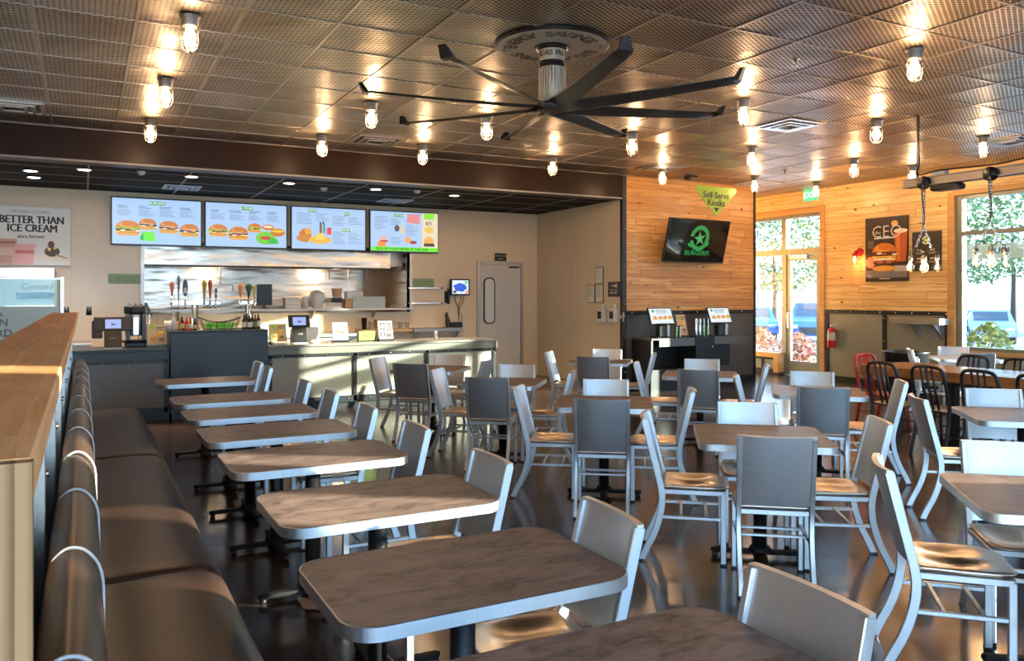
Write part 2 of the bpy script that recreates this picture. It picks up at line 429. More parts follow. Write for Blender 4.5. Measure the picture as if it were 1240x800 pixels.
def tag(o, label=None, cat=None, group=None, kind=None):
    if label: o['label'] = label
    if cat: o['category'] = cat
    if group: o['group'] = group
    if kind: o['kind'] = kind
    return o
def thing(name, label, cat, loc=(0, 0, 0), rotz=0.0, group=None):
    o = bpy.data.objects.new(name, None); COL.objects.link(o); o.empty_display_size = .1
    o.location = loc; o.rotation_euler[2] = rotz
    return tag(o, label, cat, group)
def struct(name, mb, mats): return tag(mb.build(name, mats), kind='structure')
KIDS = {}
def kids(o): return [c for c in KIDS.get(o.name, [])]
def index_kids():
    KIDS.clear()
    for o in COL.objects:
        if o.parent: KIDS.setdefault(o.parent.name, []).append(o)
def copy_tree(o, parent=None):
    c = o.copy(); COL.objects.link(c)
    if parent is not None: c.parent = parent
    for ch in kids(o): copy_tree(ch, c)
    return c
def put_copy(proto, used, loc, rotz, label, group=None):
    """the first placement is the prototype itself, later ones are copies"""
    if not used: o = proto; used.append(1)
    else: o = copy_tree(proto)
    o.location = loc; o.rotation_euler[2] = rotz
    o['label'] = label
    if group: o['group'] = group
    return o
def rrect(w, l, r, n=6):
    pts = []
    for cx, cy, a0 in ((w/2-r, l/2-r, 0), (-w/2+r, l/2-r, 90), (-w/2+r, -l/2+r, 180), (w/2-r, -l/2+r, 270)):
        for i in range(n+1):
            a = R(a0+90*i/n); pts.append((cx+r*math.cos(a), cy+r*math.sin(a)))
    return pts
def bezier(pts, n=8):
    """smooth curve through the points (Catmull-Rom)"""
    P = [Vector(p) for p in pts]; P = [P[0]*2-P[1]]+P+[P[-1]*2-P[-2]]; out = []
    for i in range(1, len(P)-2):
        for k in range(n):
            t = k/n; a, b, c, d = P[i-1], P[i], P[i+1], P[i+2]
            out.append(.5*((2*b)+(c-a)*t+(2*a-5*b+4*c-d)*t*t+(3*b-a-3*c+d)*t**3))
    out.append(P[-2]); return out

# flat pictures (screens, posters): x right, z up, facing local -y
def picture(name, items, parent, e=0.0, y0=0.0, step=.0007):
    mb = MB(); cols = []; ms = []
    def mi(c):
        if c not in cols: cols.append(c); ms.append(flatc(c, e))
        return cols.index(c)
    for k, it in enumerate(items):
        y = y0-step*(k//6 if len(items) > 80 else k) if k else y0
        if it[0] == 'text':
            _, body, u, v, size, c = it[:6]; al = it[6] if len(it) > 6 else 'CENTER'; bd = it[7] if len(it) > 7 else 0; sx = it[8] if len(it) > 8 else 1.0
            for du in ((-bd*1.6, 0, bd*1.6) if bd > 0 else (0,)): mb.text(body, size, (u+du, y-.0004-abs(du)*.02, v), mi=mi(c), align=al, bold=min(bd, 0), sx=sx)
            continue
        if it[0] == 'rect': _, u0, v0, u1, v1, c = it; pts = [(u0, v0), (u1, v0), (u1, v1), (u0, v1)]
        elif it[0] == 'ell':
            _, cu, cv, ru, rv, c = it[:6]; a0, a1 = (it[6], it[7]) if len(it) > 6 else (0, 360)
            n = 20; pts = [(cu+ru*math.cos(R(a0+(a1-a0)*i/n)), cv+rv*math.sin(R(a0+(a1-a0)*i/n))) for i in range(n+(0 if a1-a0 >= 360 else 1))]
        elif it[0] == 'poly': _, pts, c = it
        vs = [mb.b.verts.new((u, y, v)) for u, v in pts]
        f = mb.b.faces.new(vs); f.material_index = mi(c); f.normal_update()
        if f.normal.y > 0: f.normal_flip()
    return mb.build(name, ms, parent)
BUN = (.62, .19, .02); BUNL = (.80, .38, .07); MEAT = (.09, .02, .01); CHEESE = (.95, .62, .06); LET = (.18, .62, .05); CREAM = (.88, .78, .60); TOM = (.62, .06, .04)
def burger(cx, cy, w, green=True, double=True):
    h = w*.5; L = []
    L.append(('poly', [(cx-w*.46, cy+h*.05), (cx+w*.46, cy+h*.05), (cx+w*.44, cy-h*.32), (cx+w*.36, cy-h*.44), (cx-w*.36, cy-h*.44), (cx-w*.44, cy-h*.32)], BUNL))
    L.append(('poly', [(cx-w*.48, cy+h*.22), (cx+w*.48, cy+h*.22), (cx+w*.46, cy-h*.16), (cx-w*.46, cy-h*.16)], MEAT))
    rr = random.Random(int(cx*1000)+int(cy*777))
    for i in range(5):
        a = cx-w*.4+w*.2*i; c = (CHEESE, CREAM, TOM, CHEESE, CREAM)[i]
        L.append(('ell', a, cy+h*(rr.random()*.3-.1), w*.11, h*.07, c))
    if double: L.append(('rect', cx-w*.46, cy-h*.12, cx+w*.46, cy-h*.04, CHEESE))
    if green:
        pts = [(cx-w*.52, cy+h*.22)]
        for i in range(9): pts.append((cx-w*.5+w*i/8, cy+h*(.12 if i % 2 else .2)))
        pts += [(cx+w*.52, cy+h*.3), (cx-w*.52, cy+h*.32)]
        L.append(('poly', pts, LET))
    L.append(('ell', cx, cy+h*.26, w*.47, h*.62, BUN, 0, 180))
    L.append(('ell', cx-w*.05, cy+h*.5, w*.3, h*.24, BUNL))
    L.append(('ell', cx, cy+h*.56, w*.26, h*.2, BUN))
    return L

# ================================================================== ROOM
ZC = 3.66; XL = -4.0; XR = 12.5; YS = -3.0; YB = 14.2; YP = 11.3; YV = 13.6; XP0 = 8.2; XP1 = 11.22; ZH = 3.25
struct('floor', MB().box(XL-.2, XR+.2, YS-.2, YB+2.2, -.1, 0), 'stained_concrete')
struct('ceiling', MB().box(XL-.2, XR+.2, YS-.2, YP+.02, ZC, ZC+.1).box(XP0, XR+.2, YP+.02, YV+.2, ZC, ZC+.1), 'expanded_metal_tiles')
g = MB(); k = -7
while .351+.679*k < XR:
    x = .351+.679*k
    if x > XL: g.box(x-.011, x+.011, YS, YV if x > XP1 else YP-.02, ZC-.007, ZC-.0005)
    k += 1
k = -11
while 4.0225+.655*k < YV:
    y = 4.0225+.655*k
    if y > YS: g.box(XL if y < YP else XP1, XR, y-.009, y+.009, ZC-.006, ZC-.0004)
    k += 1
struct('trim_1', g, 'ceiling_grid')
# header over the counter
struct('wall_header', MB().box(XL, XP0, YP-.05, YP+.22, ZH, ZC-.001, bev=.006), 'header_paint')
struct('trim_2', MB().box(XL, XP0, YP-.056, YP-.05, ZH, ZH+.025), 'grey_grid')
struct('ceiling_counter', MB().box(XL, XP0+.05, YP+.22, YB, ZH, ZH+.05), 'dark_tile')
g = MB()
for i in range(10):
    x = -3.6+1.22*i
    g.box(x-.012, x+.012, YP+.22, YB-.02, ZH-.004, ZH)
for i in range(4):
    y = YP+.55+.78*i
    if y < YB-.1: g.box(XL, XP0, y-.012, y+.012, ZH-.003, ZH)
struct('trim_3', g, 'grey_grid')
# back wall with the kitchen opening (x 0.87..5.28)
OX0, OX1, OZ0, OZ1 = atx(174.5, YB), atx(496, YB), 1.30, 2.48
g = MB().box(XL, OX0, YB, YB+.15, 0, ZH+.1).box(OX1, XP0+.1, YB, YB+.15, 0, ZH+.1).box(OX0, OX1, YB, YB+.15, 0, OZ0).box(OX0, OX1, YB, YB+.15, OZ1, ZH+.1)
struct('wall_back', g, 'beige_wall_panel')
struct('wall_kitchen', MB().box(OX0-.6, OX1+.6, YB+1.6, YB+1.7, 0, 3.3).box(OX0-.6, OX0-.5, YB+.15, YB+1.6, 0, 3.3).box(OX1+.5, OX1+.6, YB+.15, YB+1.6, 0, 3.3).box(OX0-.6, OX1+.6, YB+.15, YB+1.7, 3.2, 3.3), 'wavy_steel')
struct('trim_4', MB().box(OX0-.05, OX0, YB-.02, YB+.16, OZ0, OZ1+.04).box(OX1, OX1+.05, YB-.02, YB+.16, OZ0, OZ1+.04).box(OX0-.05, OX1+.05, YB-.02, YB+.16, OZ1+.041, OZ1+.06), 'steel')
struct('wall_side', MB().box(XP0-.06, XP0+.12, YP+.222, YB, 0, ZH+.02).box(XP0-.06, XP0-.002, YP+.021, YP+.222, 0, ZH-.002), 'beige_plaster')
struct('wall_left', MB().box(XL-.15, XL, YS, YB, 0, ZC), 'beige_plaster')
# pine clad block to the right of the counter
WZ = 1.32
struct('wall_panel', MB().box(XP0, XP1, YP, YV, WZ, ZC), 'pine_planks')
struct('wall_wainscot', MB().box(XP0, XP1, YP+.004, YV, 0, WZ), 'wainscot_grey')
def bolts(mb, pts, n, r=.011, mi=1):
    for p in pts:
        mb.cyl(p, Vector(p)+Vector(n)*.01, r, n=8, mi=mi)
g = MB().box(XP0-.075, XP0+.005, YP-.06, YP+.02, 0, ZC).box(XP1-.03, XP1+.012, YP-.02, YP+.02, 0, ZC).box(XP0, XP1, YP-.02, YP, WZ-.05, WZ+.02).box(XP0, XP1, YP-.015, YP+.01, 0, .12)
bolts(g, [(XP0-.035, YP-.06, z) for z in (.3, .8, 1.25, 1.45, 2.1, 2.75, 3.3)], (0, -1, 0))
bolts(g, [(XP0+.15+.36*i, YP-.02, WZ-.015) for i in range(9)], (0, -1, 0))
struct('trim_5', g, ['black_powder', 'silver'])
struct('wall_vestibule', MB().box(XP1-.1, XR+.2, YV, YV+.15, 0, ZC), 'light_pine_planks')
# right wall: door bay y 10.86..13.4, solid 8.15..10.8, windows beyond
YD0 = 10.86; YD1 = 13.4; YW1 = 8.14; DZ = 3.22
WT = .18
g = MB().box(XR, XR+WT, YW1+.12, YD0-.1, WZ, ZC).box(XR, XR+WT, YD0-.1, YD1, DZ+.1, ZC).box(XR, XR+WT, YD1, YV+.1, WZ, ZC).box(XR, XR+WT, YS, YW1+.12, DZ+.06, ZC)
struct('wall_right', g, 'light_pine_planks')
struct('wall_right_lower', MB().box(XR, XR+WT, YW1+.12, YD0-.1, 0, WZ).box(XR, XR+WT, YD1, YV+.1, 0, WZ), 'wainscot_green')
struct('wall_sill', MB().box(XR, XR+WT, YS, YW1+.12, 0, .70), 'wainscot_green')
g = MB()
for (y0, y1) in ((YW1+.12, YW1+.19), (9.42, 9.50), (YD0-.19, YD0-.12)):
    g.box(XR-.02, XR, y0, y1, 0, WZ)
g.box(XR-.022, XR, YW1+.12, YD0-.12, WZ-.05, WZ+.02).box(XR-.015, XR, YW1+.12, YD0-.12, 0, .1)
bolts(g, [(XR-.022, YW1+.155+i*.31, WZ-.015) for i in range(9)]+[(XR-.02, 9.46, z) for z in (.3, .8, 1.2)], (-1, 0, 0))
struct('trim_6', g, ['black_powder', 'silver'])
# pine trims round the door bay and the window
struct('trim_7', MB().box(XR-.03, XR+WT, YD0-.1, YD0-.0, 0, DZ+.099, bev=.003).box(XR-.028, XR+WT, YD0, YD1, DZ, DZ+.098, bev=.003), 'pine_trim')
struct('trim_8', MB().box(XR-.03, XR+WT, YW1+.02, YW1+.14, 0, DZ+.06, bev=.003).box(XR-.028, XR+WT, YS, YW1+.02, DZ, DZ+.08, bev=.003).box(XR-.06, XR+WT, YS, YW1+.02, .66, .72, bev=.003), 'pine_trim')
# storefront door bay
def frame_bar(mb, y0, y1, z0, z1, x0=XR+.03, x1=XR+.13):
    k = .004 if y1-y0 > z1-z0 else 0; mb.box(x0+k, x1-k, y0+k, y1-k, z0, z1, bev=.003)
YM = 11.82
w = MB()
frame_bar(w, YD0, YD0+.06, 0, DZ); frame_bar(w, YM-.07, YM+.05, 0, DZ); frame_bar(w, YD1-.06, YD1, 0, DZ)
frame_bar(w, YD0, YD1, DZ-.07, DZ); frame_bar(w, YD0, YD1, 2.42, 2.54); frame_bar(w, YM, YD1, .40, .47)
fr1 = struct('window_1', w, 'storefront_frame')
tag(MB().box(XR+.075, XR+.081, YM+.05, YD1-.06, .47, 2.42).box(XR+.075, XR+.081, YM+.05, YD1-.06, 2.54, DZ-.07).box(XR+.075, XR+.081, YD0+.06, YM-.07, 2.54, DZ-.07).build('window_pane', 'window_glass', fr1))
dd = MB()
dd.box(XR+.049, XR+.101, YD0+.065, YD0+.15, .019, 2.411).box(XR+.049, XR+.101, YM-.165, YM-.075, .019, 2.411).box(XR+.05, XR+.10, YD0+.15, YM-.165, 2.31, 2.41).box(XR+.05, XR+.10, YD0+.15, YM-.165, .02, .30)
dr = struct('door_1', dd, 'storefront_frame')
MB().box(XR+.072, XR+.078, YD0+.15, YM-.165, .30, 2.31).build('door_pane', 'window_glass', dr)
MB().tube([(XR+.05, YM-.13, .95), (XR-.01, YM-.13, .97), (XR-.01, YM-.13, 1.25), (XR+.05, YM-.13, 1.27)], .012).build('door_handle', 'steel', dr)
MB().box(XR-.0, XR+.05, YD0+.35, YM-.17, 2.33, 2.41, bev=.01).build('door_closer', 'silver', dr)
# low sill box under the side light
struct('wall_sidelight', MB().box(XR, XR+WT, YM, YD1, 0, .40), 'wainscot_green')
struct('trim_9', MB().box(XR-.16, XR+.03, YM-.02, YD1, .35, .45, bev=.003).box(XR-.159, XR+.03, YM-.019, YM+.10, .05, .349, bev=.003), 'pine_trim')
g = MB().box(XR-.02, XR, YM+.12, YD1, .29, .35).box(XR-.02, XR, YM+.5, YM+.56, .1, .3).box(XR-.02, XR, YM+.10, YM+.16, .1, .3).box(XR-.02, XR, YM, YD1, 0, .10)
bolts(g, [(XR-.02, YM+.13+.2*i, .32) for i in range(6)], (-1, 0, 0))
struct('trim_10', g, ['black_powder', 'silver'])
# right hand windows, from the solid wall towards the camera
def window_x(name, y0, y1, z0, z1, zm, nmul):
    w = MB()
    w.box(XR+.03, XR+.13, y0, y0+.06, z0, z1).box(XR+.03, XR+.13, y1-.10, y1, z0, z1).box(XR+.034, XR+.126, y0+.01, y1-.01, z1-.06, z1-.002).box(XR+.034, XR+.126, y0+.01, y1-.01, z0+.002, z0+.06).box(XR+.034, XR+.126, y0+.01, y1-.01, zm-.03, zm+.04)
    for i in range(1, nmul): 
        y = y0+(y1-y0)*i/nmul; w.box(XR+.03, XR+.13, y-.03, y+.03, z0, z1)
    o = struct(name, w, 'storefront_frame')
    MB().box(XR+.075, XR+.081, y0+.05, y1-.09, z0+.05, z1-.05).build('window_pane', 'tinted_glass' if name == 'window_2' else 'window_glass', o)
    return o
w2 = window_x('window_2', 4.3, YW1+.02, .72, DZ, 2.60, 2)
struct('wall_right_sun_block', MB().box(XR, XR+WT, YS, 4.25, .7, DZ+.06), 'light_pine_planks')  # unseen solid wall, added to keep the sun off the left counter
# mirrored window lettering band, read from inside
t = MB().text('IOU', .13, (XR+.070, 7.45, 2.30), (0, 1, 0), (0, 0, 1), bold=.004).text('DINING', .12, (XR+.070, 6.55, 2.30), (0, 1, 0), (0, 0, 1), bold=.002)
t.build('window_lettering', 'black_plastic', w2)
MB().box(XR+.071, XR+.074, 4.4, 8.02, 2.18, 2.42).build('window_band', 'frosted_glass', w2)
# south wall behind the camera: storefront windows, sill and openings shaped for the light
g = MB().box(XL, XR+WT, YS-.15, YS, 0, .08).box(XL, XR+WT, YS-.15, YS, DZ, ZC)
struct('wall_front', g, 'beige_plaster')
g = MB().box(XL, XR, YS-.12, YS-.02, .08, .15).box(XL, XR, YS-.12, YS-.02, DZ-.07, DZ).box(XL, XR, YS-.12, YS-.02, 2.42, 2.50)
for x in (XL+.05, -2.3, -.6, 1.1, 2.8, 4.5, 9.35, 10.35, 11.1, 11.75):
    g.box(x-.05, x+.05, YS-.12, YS-.02, .08, DZ)
struct('wall_front_sun_block', MB().box(4.55, 7.12, YS-.15, YS, .08, DZ).box(7.60, 9.3, YS-.15, YS, .08, DZ).box(10.4, 11.05, YS-.15, YS, .08, DZ).box(11.8, XR+WT, YS-.15, YS, .08, DZ), 'beige_plaster')  # unseen piers added to mask the sun, gaps set for its patches
w5 = struct('window_5', g, 'storefront_frame')
MB().box(XL, XR, YS-.073, YS-.067, .12, DZ-.05).build('window_pane', 'window_glass', w5)

# kitchen swing door in the back wall
x0, x1 = atx(577, YB), atx(632.5, YB); dz = atz(317, (x0+x1)/2, YB)
fr = struct('trim_11', MB().box(x0, x0+.055, YB-.04, YB, 0, dz, bev=.003).box(x1-.055, x1, YB-.04, YB, 0, dz, bev=.003).box(x0+.056, x1-.056, YB-.039, YB, dz-.055, dz-.001, bev=.003), 'steel')
dr = struct('door_2', MB().box(x0+.06, x1-.06, YB-.03, YB-.001, .02, dz-.06, bev=.003), 'door_beige')
wx, wz = atx(591.5, YB), (atz(338, 7, YB)+atz(390, 7, YB))/2; ww, wh = .20, .86
mt = Matrix.Translation((wx, YB-.03, wz)) @ Matrix.Rotation(PI/2, 4, 'X')
MB().prism(rrect(ww+.05, wh+.05, .10), .0, .018, mt).build('window_frame', 'black_plastic', dr)
MB().prism(rrect(ww, wh, .08), .018, .021, mt).build('door_pane', 'paper_white', dr)
MB().box(x1-.32, x1-.1, YB-.055, YB-.03, dz-.12, dz-.085).build('door_closer', 'black_metal', dr)
# flush painted door in the side wall
xs = XP0-.06
dr = struct('door_3', MB().box(xs-.012, xs, 12.75, 13.85, .02, 2.2, bev=.003), 'beige_plaster')
MB().prism(rrect(.3, .95, .06), 0, .006, Matrix.Translation((xs-.018, 13.15, 1.55)) @ Matrix.Rotation(PI/2, 4, 'Z') @ Matrix.Rotation(PI/2, 4, 'X')).build('blank_panel', 'beige_plaster', dr)
# half wall beside the bench
CX0, CX1, CY0, CY1, CZ = -.275, -.045, .94, 9.15, 1.434
struct('wall_divider', MB().box(-.24, -.13, CY0+.06, CY1-.05, 0, CZ-.04), 'steel')
cap = struct('trim_12', MB().box(CX0, CX1, CY0+.02, CY1, CZ-.045, CZ, bev=.004), 'oak_cap')
struct('trim_13', MB().box(CX0, CX1, CY0, CY0+.019, 0, CZ-.001), 'laminated_ply')
g = MB()
for i in range(9):
    y = CY0+.75+i*.93; g.box(-.13, -.095, y-.03, y+.03, 0, CZ-.045); bolts(g, [(-.095, y, z) for z in (1.1, 1.25, 1.37)], (1, 0, 0))
g.box(-.13, -.11, CY0+.06, CY1-.05, 1.31, 1.385)
struct('trim_14', g, ['steel', 'silver'])

# ================================================================== LIGHT
w = bpy.data.worlds.new('world'); SC.world = w; w.use_nodes = True
nt = w.node_tree; nt.nodes.clear(); bo = nt.nodes.new('ShaderNodeOutputWorld'); bg = nt.nodes.new('ShaderNodeBackground')
tc = nt.nodes.new('ShaderNodeTexCoord'); sx = nt.nodes.new('ShaderNodeSeparateXYZ'); nt.links.new(tc.outputs['Generated'], sx.inputs[0])
cr = nt.nodes.new('ShaderNodeValToRGB'); nt.links.new(sx.outputs[2], cr.inputs[0])
cr.color_ramp.elements[0].position = 0.0; cr.color_ramp.elements[0].color = (.50, .74, 1.0, 1)
cr.color_ramp.elements[1].position = .5; cr.color_ramp.elements[1].color = (.26, .52, 1.0, 1)
nt.links.new(cr.outputs[0], bg.inputs[0]); bg.inputs[1].default_value = 8.5; nt.links.new(bg.outputs[0], bo.inputs[0])
sd = bpy.data.lights.new('sun', 'SUN'); sun = bpy.data.objects.new('sun', sd); COL.objects.link(sun)
sd.energy = 48; sd.angle = R(.5); sd.color = (1.0, .90, .74)
ray = Vector((-.82, .57, -.170)).normalized(); sun.rotation_euler = ray.to_track_quat('-Z', 'Y').to_euler()
def point(x, y, z, e, c=(1, .66, .38), r=.03):
    l = bpy.data.lights.new('lamp', 'POINT'); l.energy = e; l.color = c; l.shadow_soft_size = r
    o = bpy.data.objects.new('lamp', l); COL.objects.link(o); o.location = (x, y, z)
def spot(x, y, z, e, c=(1, .78, .52)):
    l = bpy.data.lights.new('lamp', 'SPOT'); l.energy = e; l.color = c; l.shadow_soft_size = .05; l.spot_size = R(110); l.spot_blend = .6
    o = bpy.data.objects.new('lamp', l); COL.objects.link(o); o.location = (x, y, z)

# jelly jar ceiling lamps
def make_jar():
    t = thing('ceiling_lamp', 'x', 'lamp', group='caged jar lamps on the ceiling')
    MB().lathe([(.075, 0), (.075, -.012), (.062, -.02), (.062, -.075), (.052, -.085)], 18).build('lamp_mount', 'grey_mount', t)
    MB().lathe([(.056, -.085), (.058, -.20), (.047, -.240), (.020, -.258), (0, -.26)], 16, cap=False).build('glass_jar', 'jar_glass', t)
    MB().lathe([(.020, -.085), (.030, -.115), (.043, -.15), (.044, -.18), (.030, -.212), (0, -.225)], 12).build('bulb', 'bulb_glow', t)
    c = MB()
    for k in range(4):
        a = PI/4+k*PI/2; c.tube([(.064*math.cos(a), .064*math.sin(a), -.08), (.066*math.cos(a), .066*math.sin(a), -.2), (.052*math.cos(a), .052*math.sin(a), -.248), (.0, .0, -.272)], .0035, 5)
    for z in (-.115, -.2): c.tube([(.066*math.cos(2*PI*i/16), .066*math.sin(2*PI*i/16), z) for i in range(16)], .003, 5, closed=True)
    c.build('wire_cage', 'silver', t)
    return t
jar = make_jar()
index_kids(); used = []
LX = {4.35: [(6.12, 'the only one in the nearest row')],
 6.32: [(.69, 'far end over the bench, second row from the camera'), (6.12, 'second row from the camera, just beyond the fan tips'), (8.20, 'second row from the camera, between fan and big window'), (10.26, 'second row from the camera, nearest to the big window')],
 8.28: [(.69, 'third row from the camera, at its end over the bench'), (2.71, 'third row from the camera, between bench and fan'), (4.08, 'third row from the camera, behind the fan hub'), (6.13, 'third row from the camera, past the downward fan blade'), (8.17, 'third row from the camera, just behind the square air vent'), (10.24, 'third row from the camera, in front of the pine wall poster'), (11.60, 'third row from the camera, by the hanging beam')],
 10.25: [(.69, 'row nearest the brown header, over the bench end'), (2.70, 'row nearest the brown header, above the first menu screens'), (4.08, 'row nearest the brown header, above rightmost menu screen'), (6.14, 'row nearest the brown header, above the swing door'), (8.19, 'row nearest the brown header, at the corner of the pine panel'), (10.18, 'row in front of the green kiosk triangle'), (11.67, 'row by the door, overlapping the exit sign')]}
for y, row in LX.items():
    for x, lab in row:
        put_copy(jar, used, (x, y, ZC-.007), random.random(), 'lit caged jar lamp, '+lab)
        point(x, y, ZC-.248, 14, r=.012)

# ceiling fan
FX, FY = 3.385, 5.66; FZ = 3.135
fan = thing('ceiling_fan', 'huge ceiling fan with eight dark blades with upturned tips', 'fan', (FX, FY, 0))
MB().lathe([(0, ZC-.008), (.47, ZC-.008), (.47, ZC-.022), (.455, ZC-.028), (0, ZC-.028)], 48, smooth=False).build('ceiling_plate', ['black_metal'], fan)
MB().lathe([(.145, ZC-.0285), (.45, ZC-.0285), (.45, ZC-.031), (.145, ZC-.031)], 48, smooth=False, cap=False).build('plate_ring', 'plate_face', fan)
t = MB(); rv = Vector((CS, -SN, 0)); fv = Vector((SN, CS, 0))
word = 'ENERGY SAVINGS * BIG ASS FANS *'
for i, ch in enumerate(word):
    if ch == ' ': continue
    a = R(178-i*(360/len(word))); out = rv*math.cos(a)-fv*math.sin(a); rt = rv*math.sin(a)+fv*math.cos(a)
    t.text(ch, .15 if ch != '*' else .2, out*.335+Vector((0, 0, ZC-.0316)), rt, out, bold=.005)
t.build('plate_lettering', 'black_plastic', fan)
MB().lathe([(.135, ZC-.03), (.135, ZC-.05), (.10, ZC-.06)], 28).build('lamp_mount', 'black_metal', fan)
c = MB().lathe([(.104, ZC-.04), (.104, ZC-.14), (.104, ZC-.15)], 28, cap=False)
c.build('column', 'fan_cream', fan)
g = MB()
for z in (.15, .168, .186): g.lathe([(.100, ZC-z), (.109, ZC-z-.003), (.109, ZC-z-.011), (.100, ZC-z-.014)], 28, cap=False)
g.build('column_ring', 'black_metal', fan)
t = MB()
for i, ch in enumerate('BIG ASS FANS'):
    a = -PI/2-YAW+(i-6.5)*.21; n = Vector((math.cos(a), math.sin(a), 0)); rt = Vector((-n.y, n.x, 0))
    if ch != ' ': t.text(ch, .06, n*.1055+Vector((0, 0, ZC-.10)), rt, (0, 0, 1), bold=.001)
t.build('column_lettering', 'black_plastic', fan)
m = MB().lathe([(.102, ZC-.20), (.102, FZ+.06), (.06, FZ+.03)], 28)
for i in range(28):
    a = 2*PI*i/28; m.box(.100, .112, -.006, .006, FZ+.07, ZC-.21, mtx=Matrix.Rotation(a, 4, 'Z'))
m.build('motor', 'fan_cream', fan)
MB().lathe([(0, FZ+.035), (.12, FZ+.035), (.13, FZ+.02), (.13, FZ-.015), (.09, FZ-.03), (0, FZ-.03)], 28).build('hub', 'fan_blade', fan)
for k in range(8):
    rt = Matrix.Rotation(R(-12.8+45*k), 4, 'Z')
    bl = MB()
    def fb(u, v, side):
        r = .10+u*1.40; w = .075*(1-.25*u); c = (v-.5)*2
        pitch = -.42*(1-.35*u)
        y = c*w; z = FZ+.0+c*w*pitch+side*.011*(1-c*c)+.006*(1-c*c)+.03*u*u
        return rt @ Vector((r, y, z))
    bl.grid(lambda u, v: fb(u, v, 1), 8, 8, thick=lambda u, v: fb(u, v, -1))
    b = bl.build('blade', 'fan_blade', fan)
    wl = MB()
    pr = [(1.49, FZ+.02), (1.54, FZ+.03), (1.60, FZ+.16), (1.66, FZ+.20), (1.615, FZ+.20), (1.56, FZ+.13), (1.50, FZ+.055)]
    pr = [(1.485, FZ+.015), (1.525, FZ+.022), (1.56, FZ+.102), (1.535, FZ+.106), (1.495, FZ+.045)]
    mt = rt @ Matrix.Rotation(PI/2, 4, 'X')
    t2 = bmesh.new()
    for y in (-1, 1):
        for (x, z) in pr: t2.verts.new(rt @ Vector((x, y*(.048 if x < 1.54 and z < FZ+.1 else .024)+(-.02 if z > FZ+.1 else 0), z)))
    v = list(t2.verts); n = len(pr)
    t2.faces.new(v[:n]); t2.faces.new(v[n:][::-1])
    for i in range(n): t2.faces.new((v[i], v[(i+1) % n], v[n+(i+1) % n], v[n+i]))
    bmesh.ops.recalc_face_normals(t2, faces=t2.faces[:]); wl._merge(t2, None, 0, False)
    wl.build('winglet', 'black_plastic', b)

# air vents in the ceiling grid
def snap(x, y): return .351+.679*(math.floor((x-.351)/.679)+.5), 4.0225+.655*(math.floor((y-4.0225)/.655)+.5)
def vent(px, py, label, z=ZC, mat='grey_mount', xy=None, s=.30):
    d = (z-EYE)*FOC/(HOR-py); tt = (px-620)/FOC
    x, y = d*(SN+tt*CS), d*(CS-tt*SN)
    if z == ZC: x, y = snap(x, y)
    v = thing('ceiling_vent', label, 'air vent', (x, y, 0), group='square air vents in the ceilings')
    f = MB(); zz = z-.0075
    for a, b, h in ((s, s-.045, 0), (s-.09, s-.13, .012), (s-.17, s-.2, .02)):
        if b <= 0: continue
        for q in range(4):
            f.prism([(-a, -a), (a, -a), (b, -b), (-b, -b)], zz-.014-h, zz-h, Matrix.Rotation(q*PI/2, 4, 'Z'))
    f.build('louvre', mat, v)
    MB().box(-s+.01, s-.01, -s+.01, s-.01, zz-.004, zz-.0005).build('backing', 'black_metal', v)
    return v
vent(958, 150, 'silver square air vent in the mesh ceiling right of the fan', mat='silver')
vent(915, 221, 'pale square air vent in the mesh ceiling near the exit sign', mat='white_plastic')
vent(452, 168, 'dark air vent in the mesh ceiling near the brown header')
vent(22, 130, 'brass tinted air vent in the mesh ceiling at far left', mat='fan_metal')
vent(778, 201, 'dark air vent in the mesh ceiling before the kiosk panel')
vent(1215, 171, 'grey air vent in the mesh ceiling over the communal table')
vent(220, 226, 'small dark vent with blue glints in the black ceiling left', z=ZH, mat='grey_mount', s=.26)
vent(478, 242, 'small dark vent in the black ceiling near the side wall', z=ZH, mat='grey_mount', s=.26)
for px, py, lab in ((818, 167, 'plain solid ceiling tile beyond the fan'), (1003, 205, 'plain solid ceiling tile near the exit sign')):
    d = (ZC-EYE)*FOC/(HOR-py); tt = (px-620)/FOC; x, y = snap(d*(SN+tt*CS), d*(CS-tt*SN))
    tag(MB().box(-.325, .325, -.315, .315, -.006, -.001, bev=.002).build('ceiling_panel', 'fan_metal', None, (x, y, ZC)), lab, 'ceiling tile')
for px, py, lab in ((960, 72, 'nearer of two small sprinklers on the mesh ceiling'), (954, 206, 'farther of two small sprinklers on the mesh ceiling')):
    d = (ZC-EYE)*FOC/(HOR-py); tt = (px-620)/FOC; x, y = snap(d*(SN+tt*CS), d*(CS-tt*SN))
    s_ = MB().lathe([(.03, 0), (.03, -.006), (.012, -.01), (.012, -.04), (.0, -.042)], 14).lathe([(0, -.055), (.02, -.055), (.02, -.058), (0, -.058)], 14).tube([(.011, 0, -.03), (.014, 0, -.045), (.004, 0, -.056)], .002, 5).tube([(-.011, 0, -.03), (-.014, 0, -.045), (-.004, 0, -.056)], .002, 5)
    tag(s_.build('sprinkler', 'silver', None, (x, y, ZC-.003)), lab, 'sprinkler', 'ceiling sprinklers')
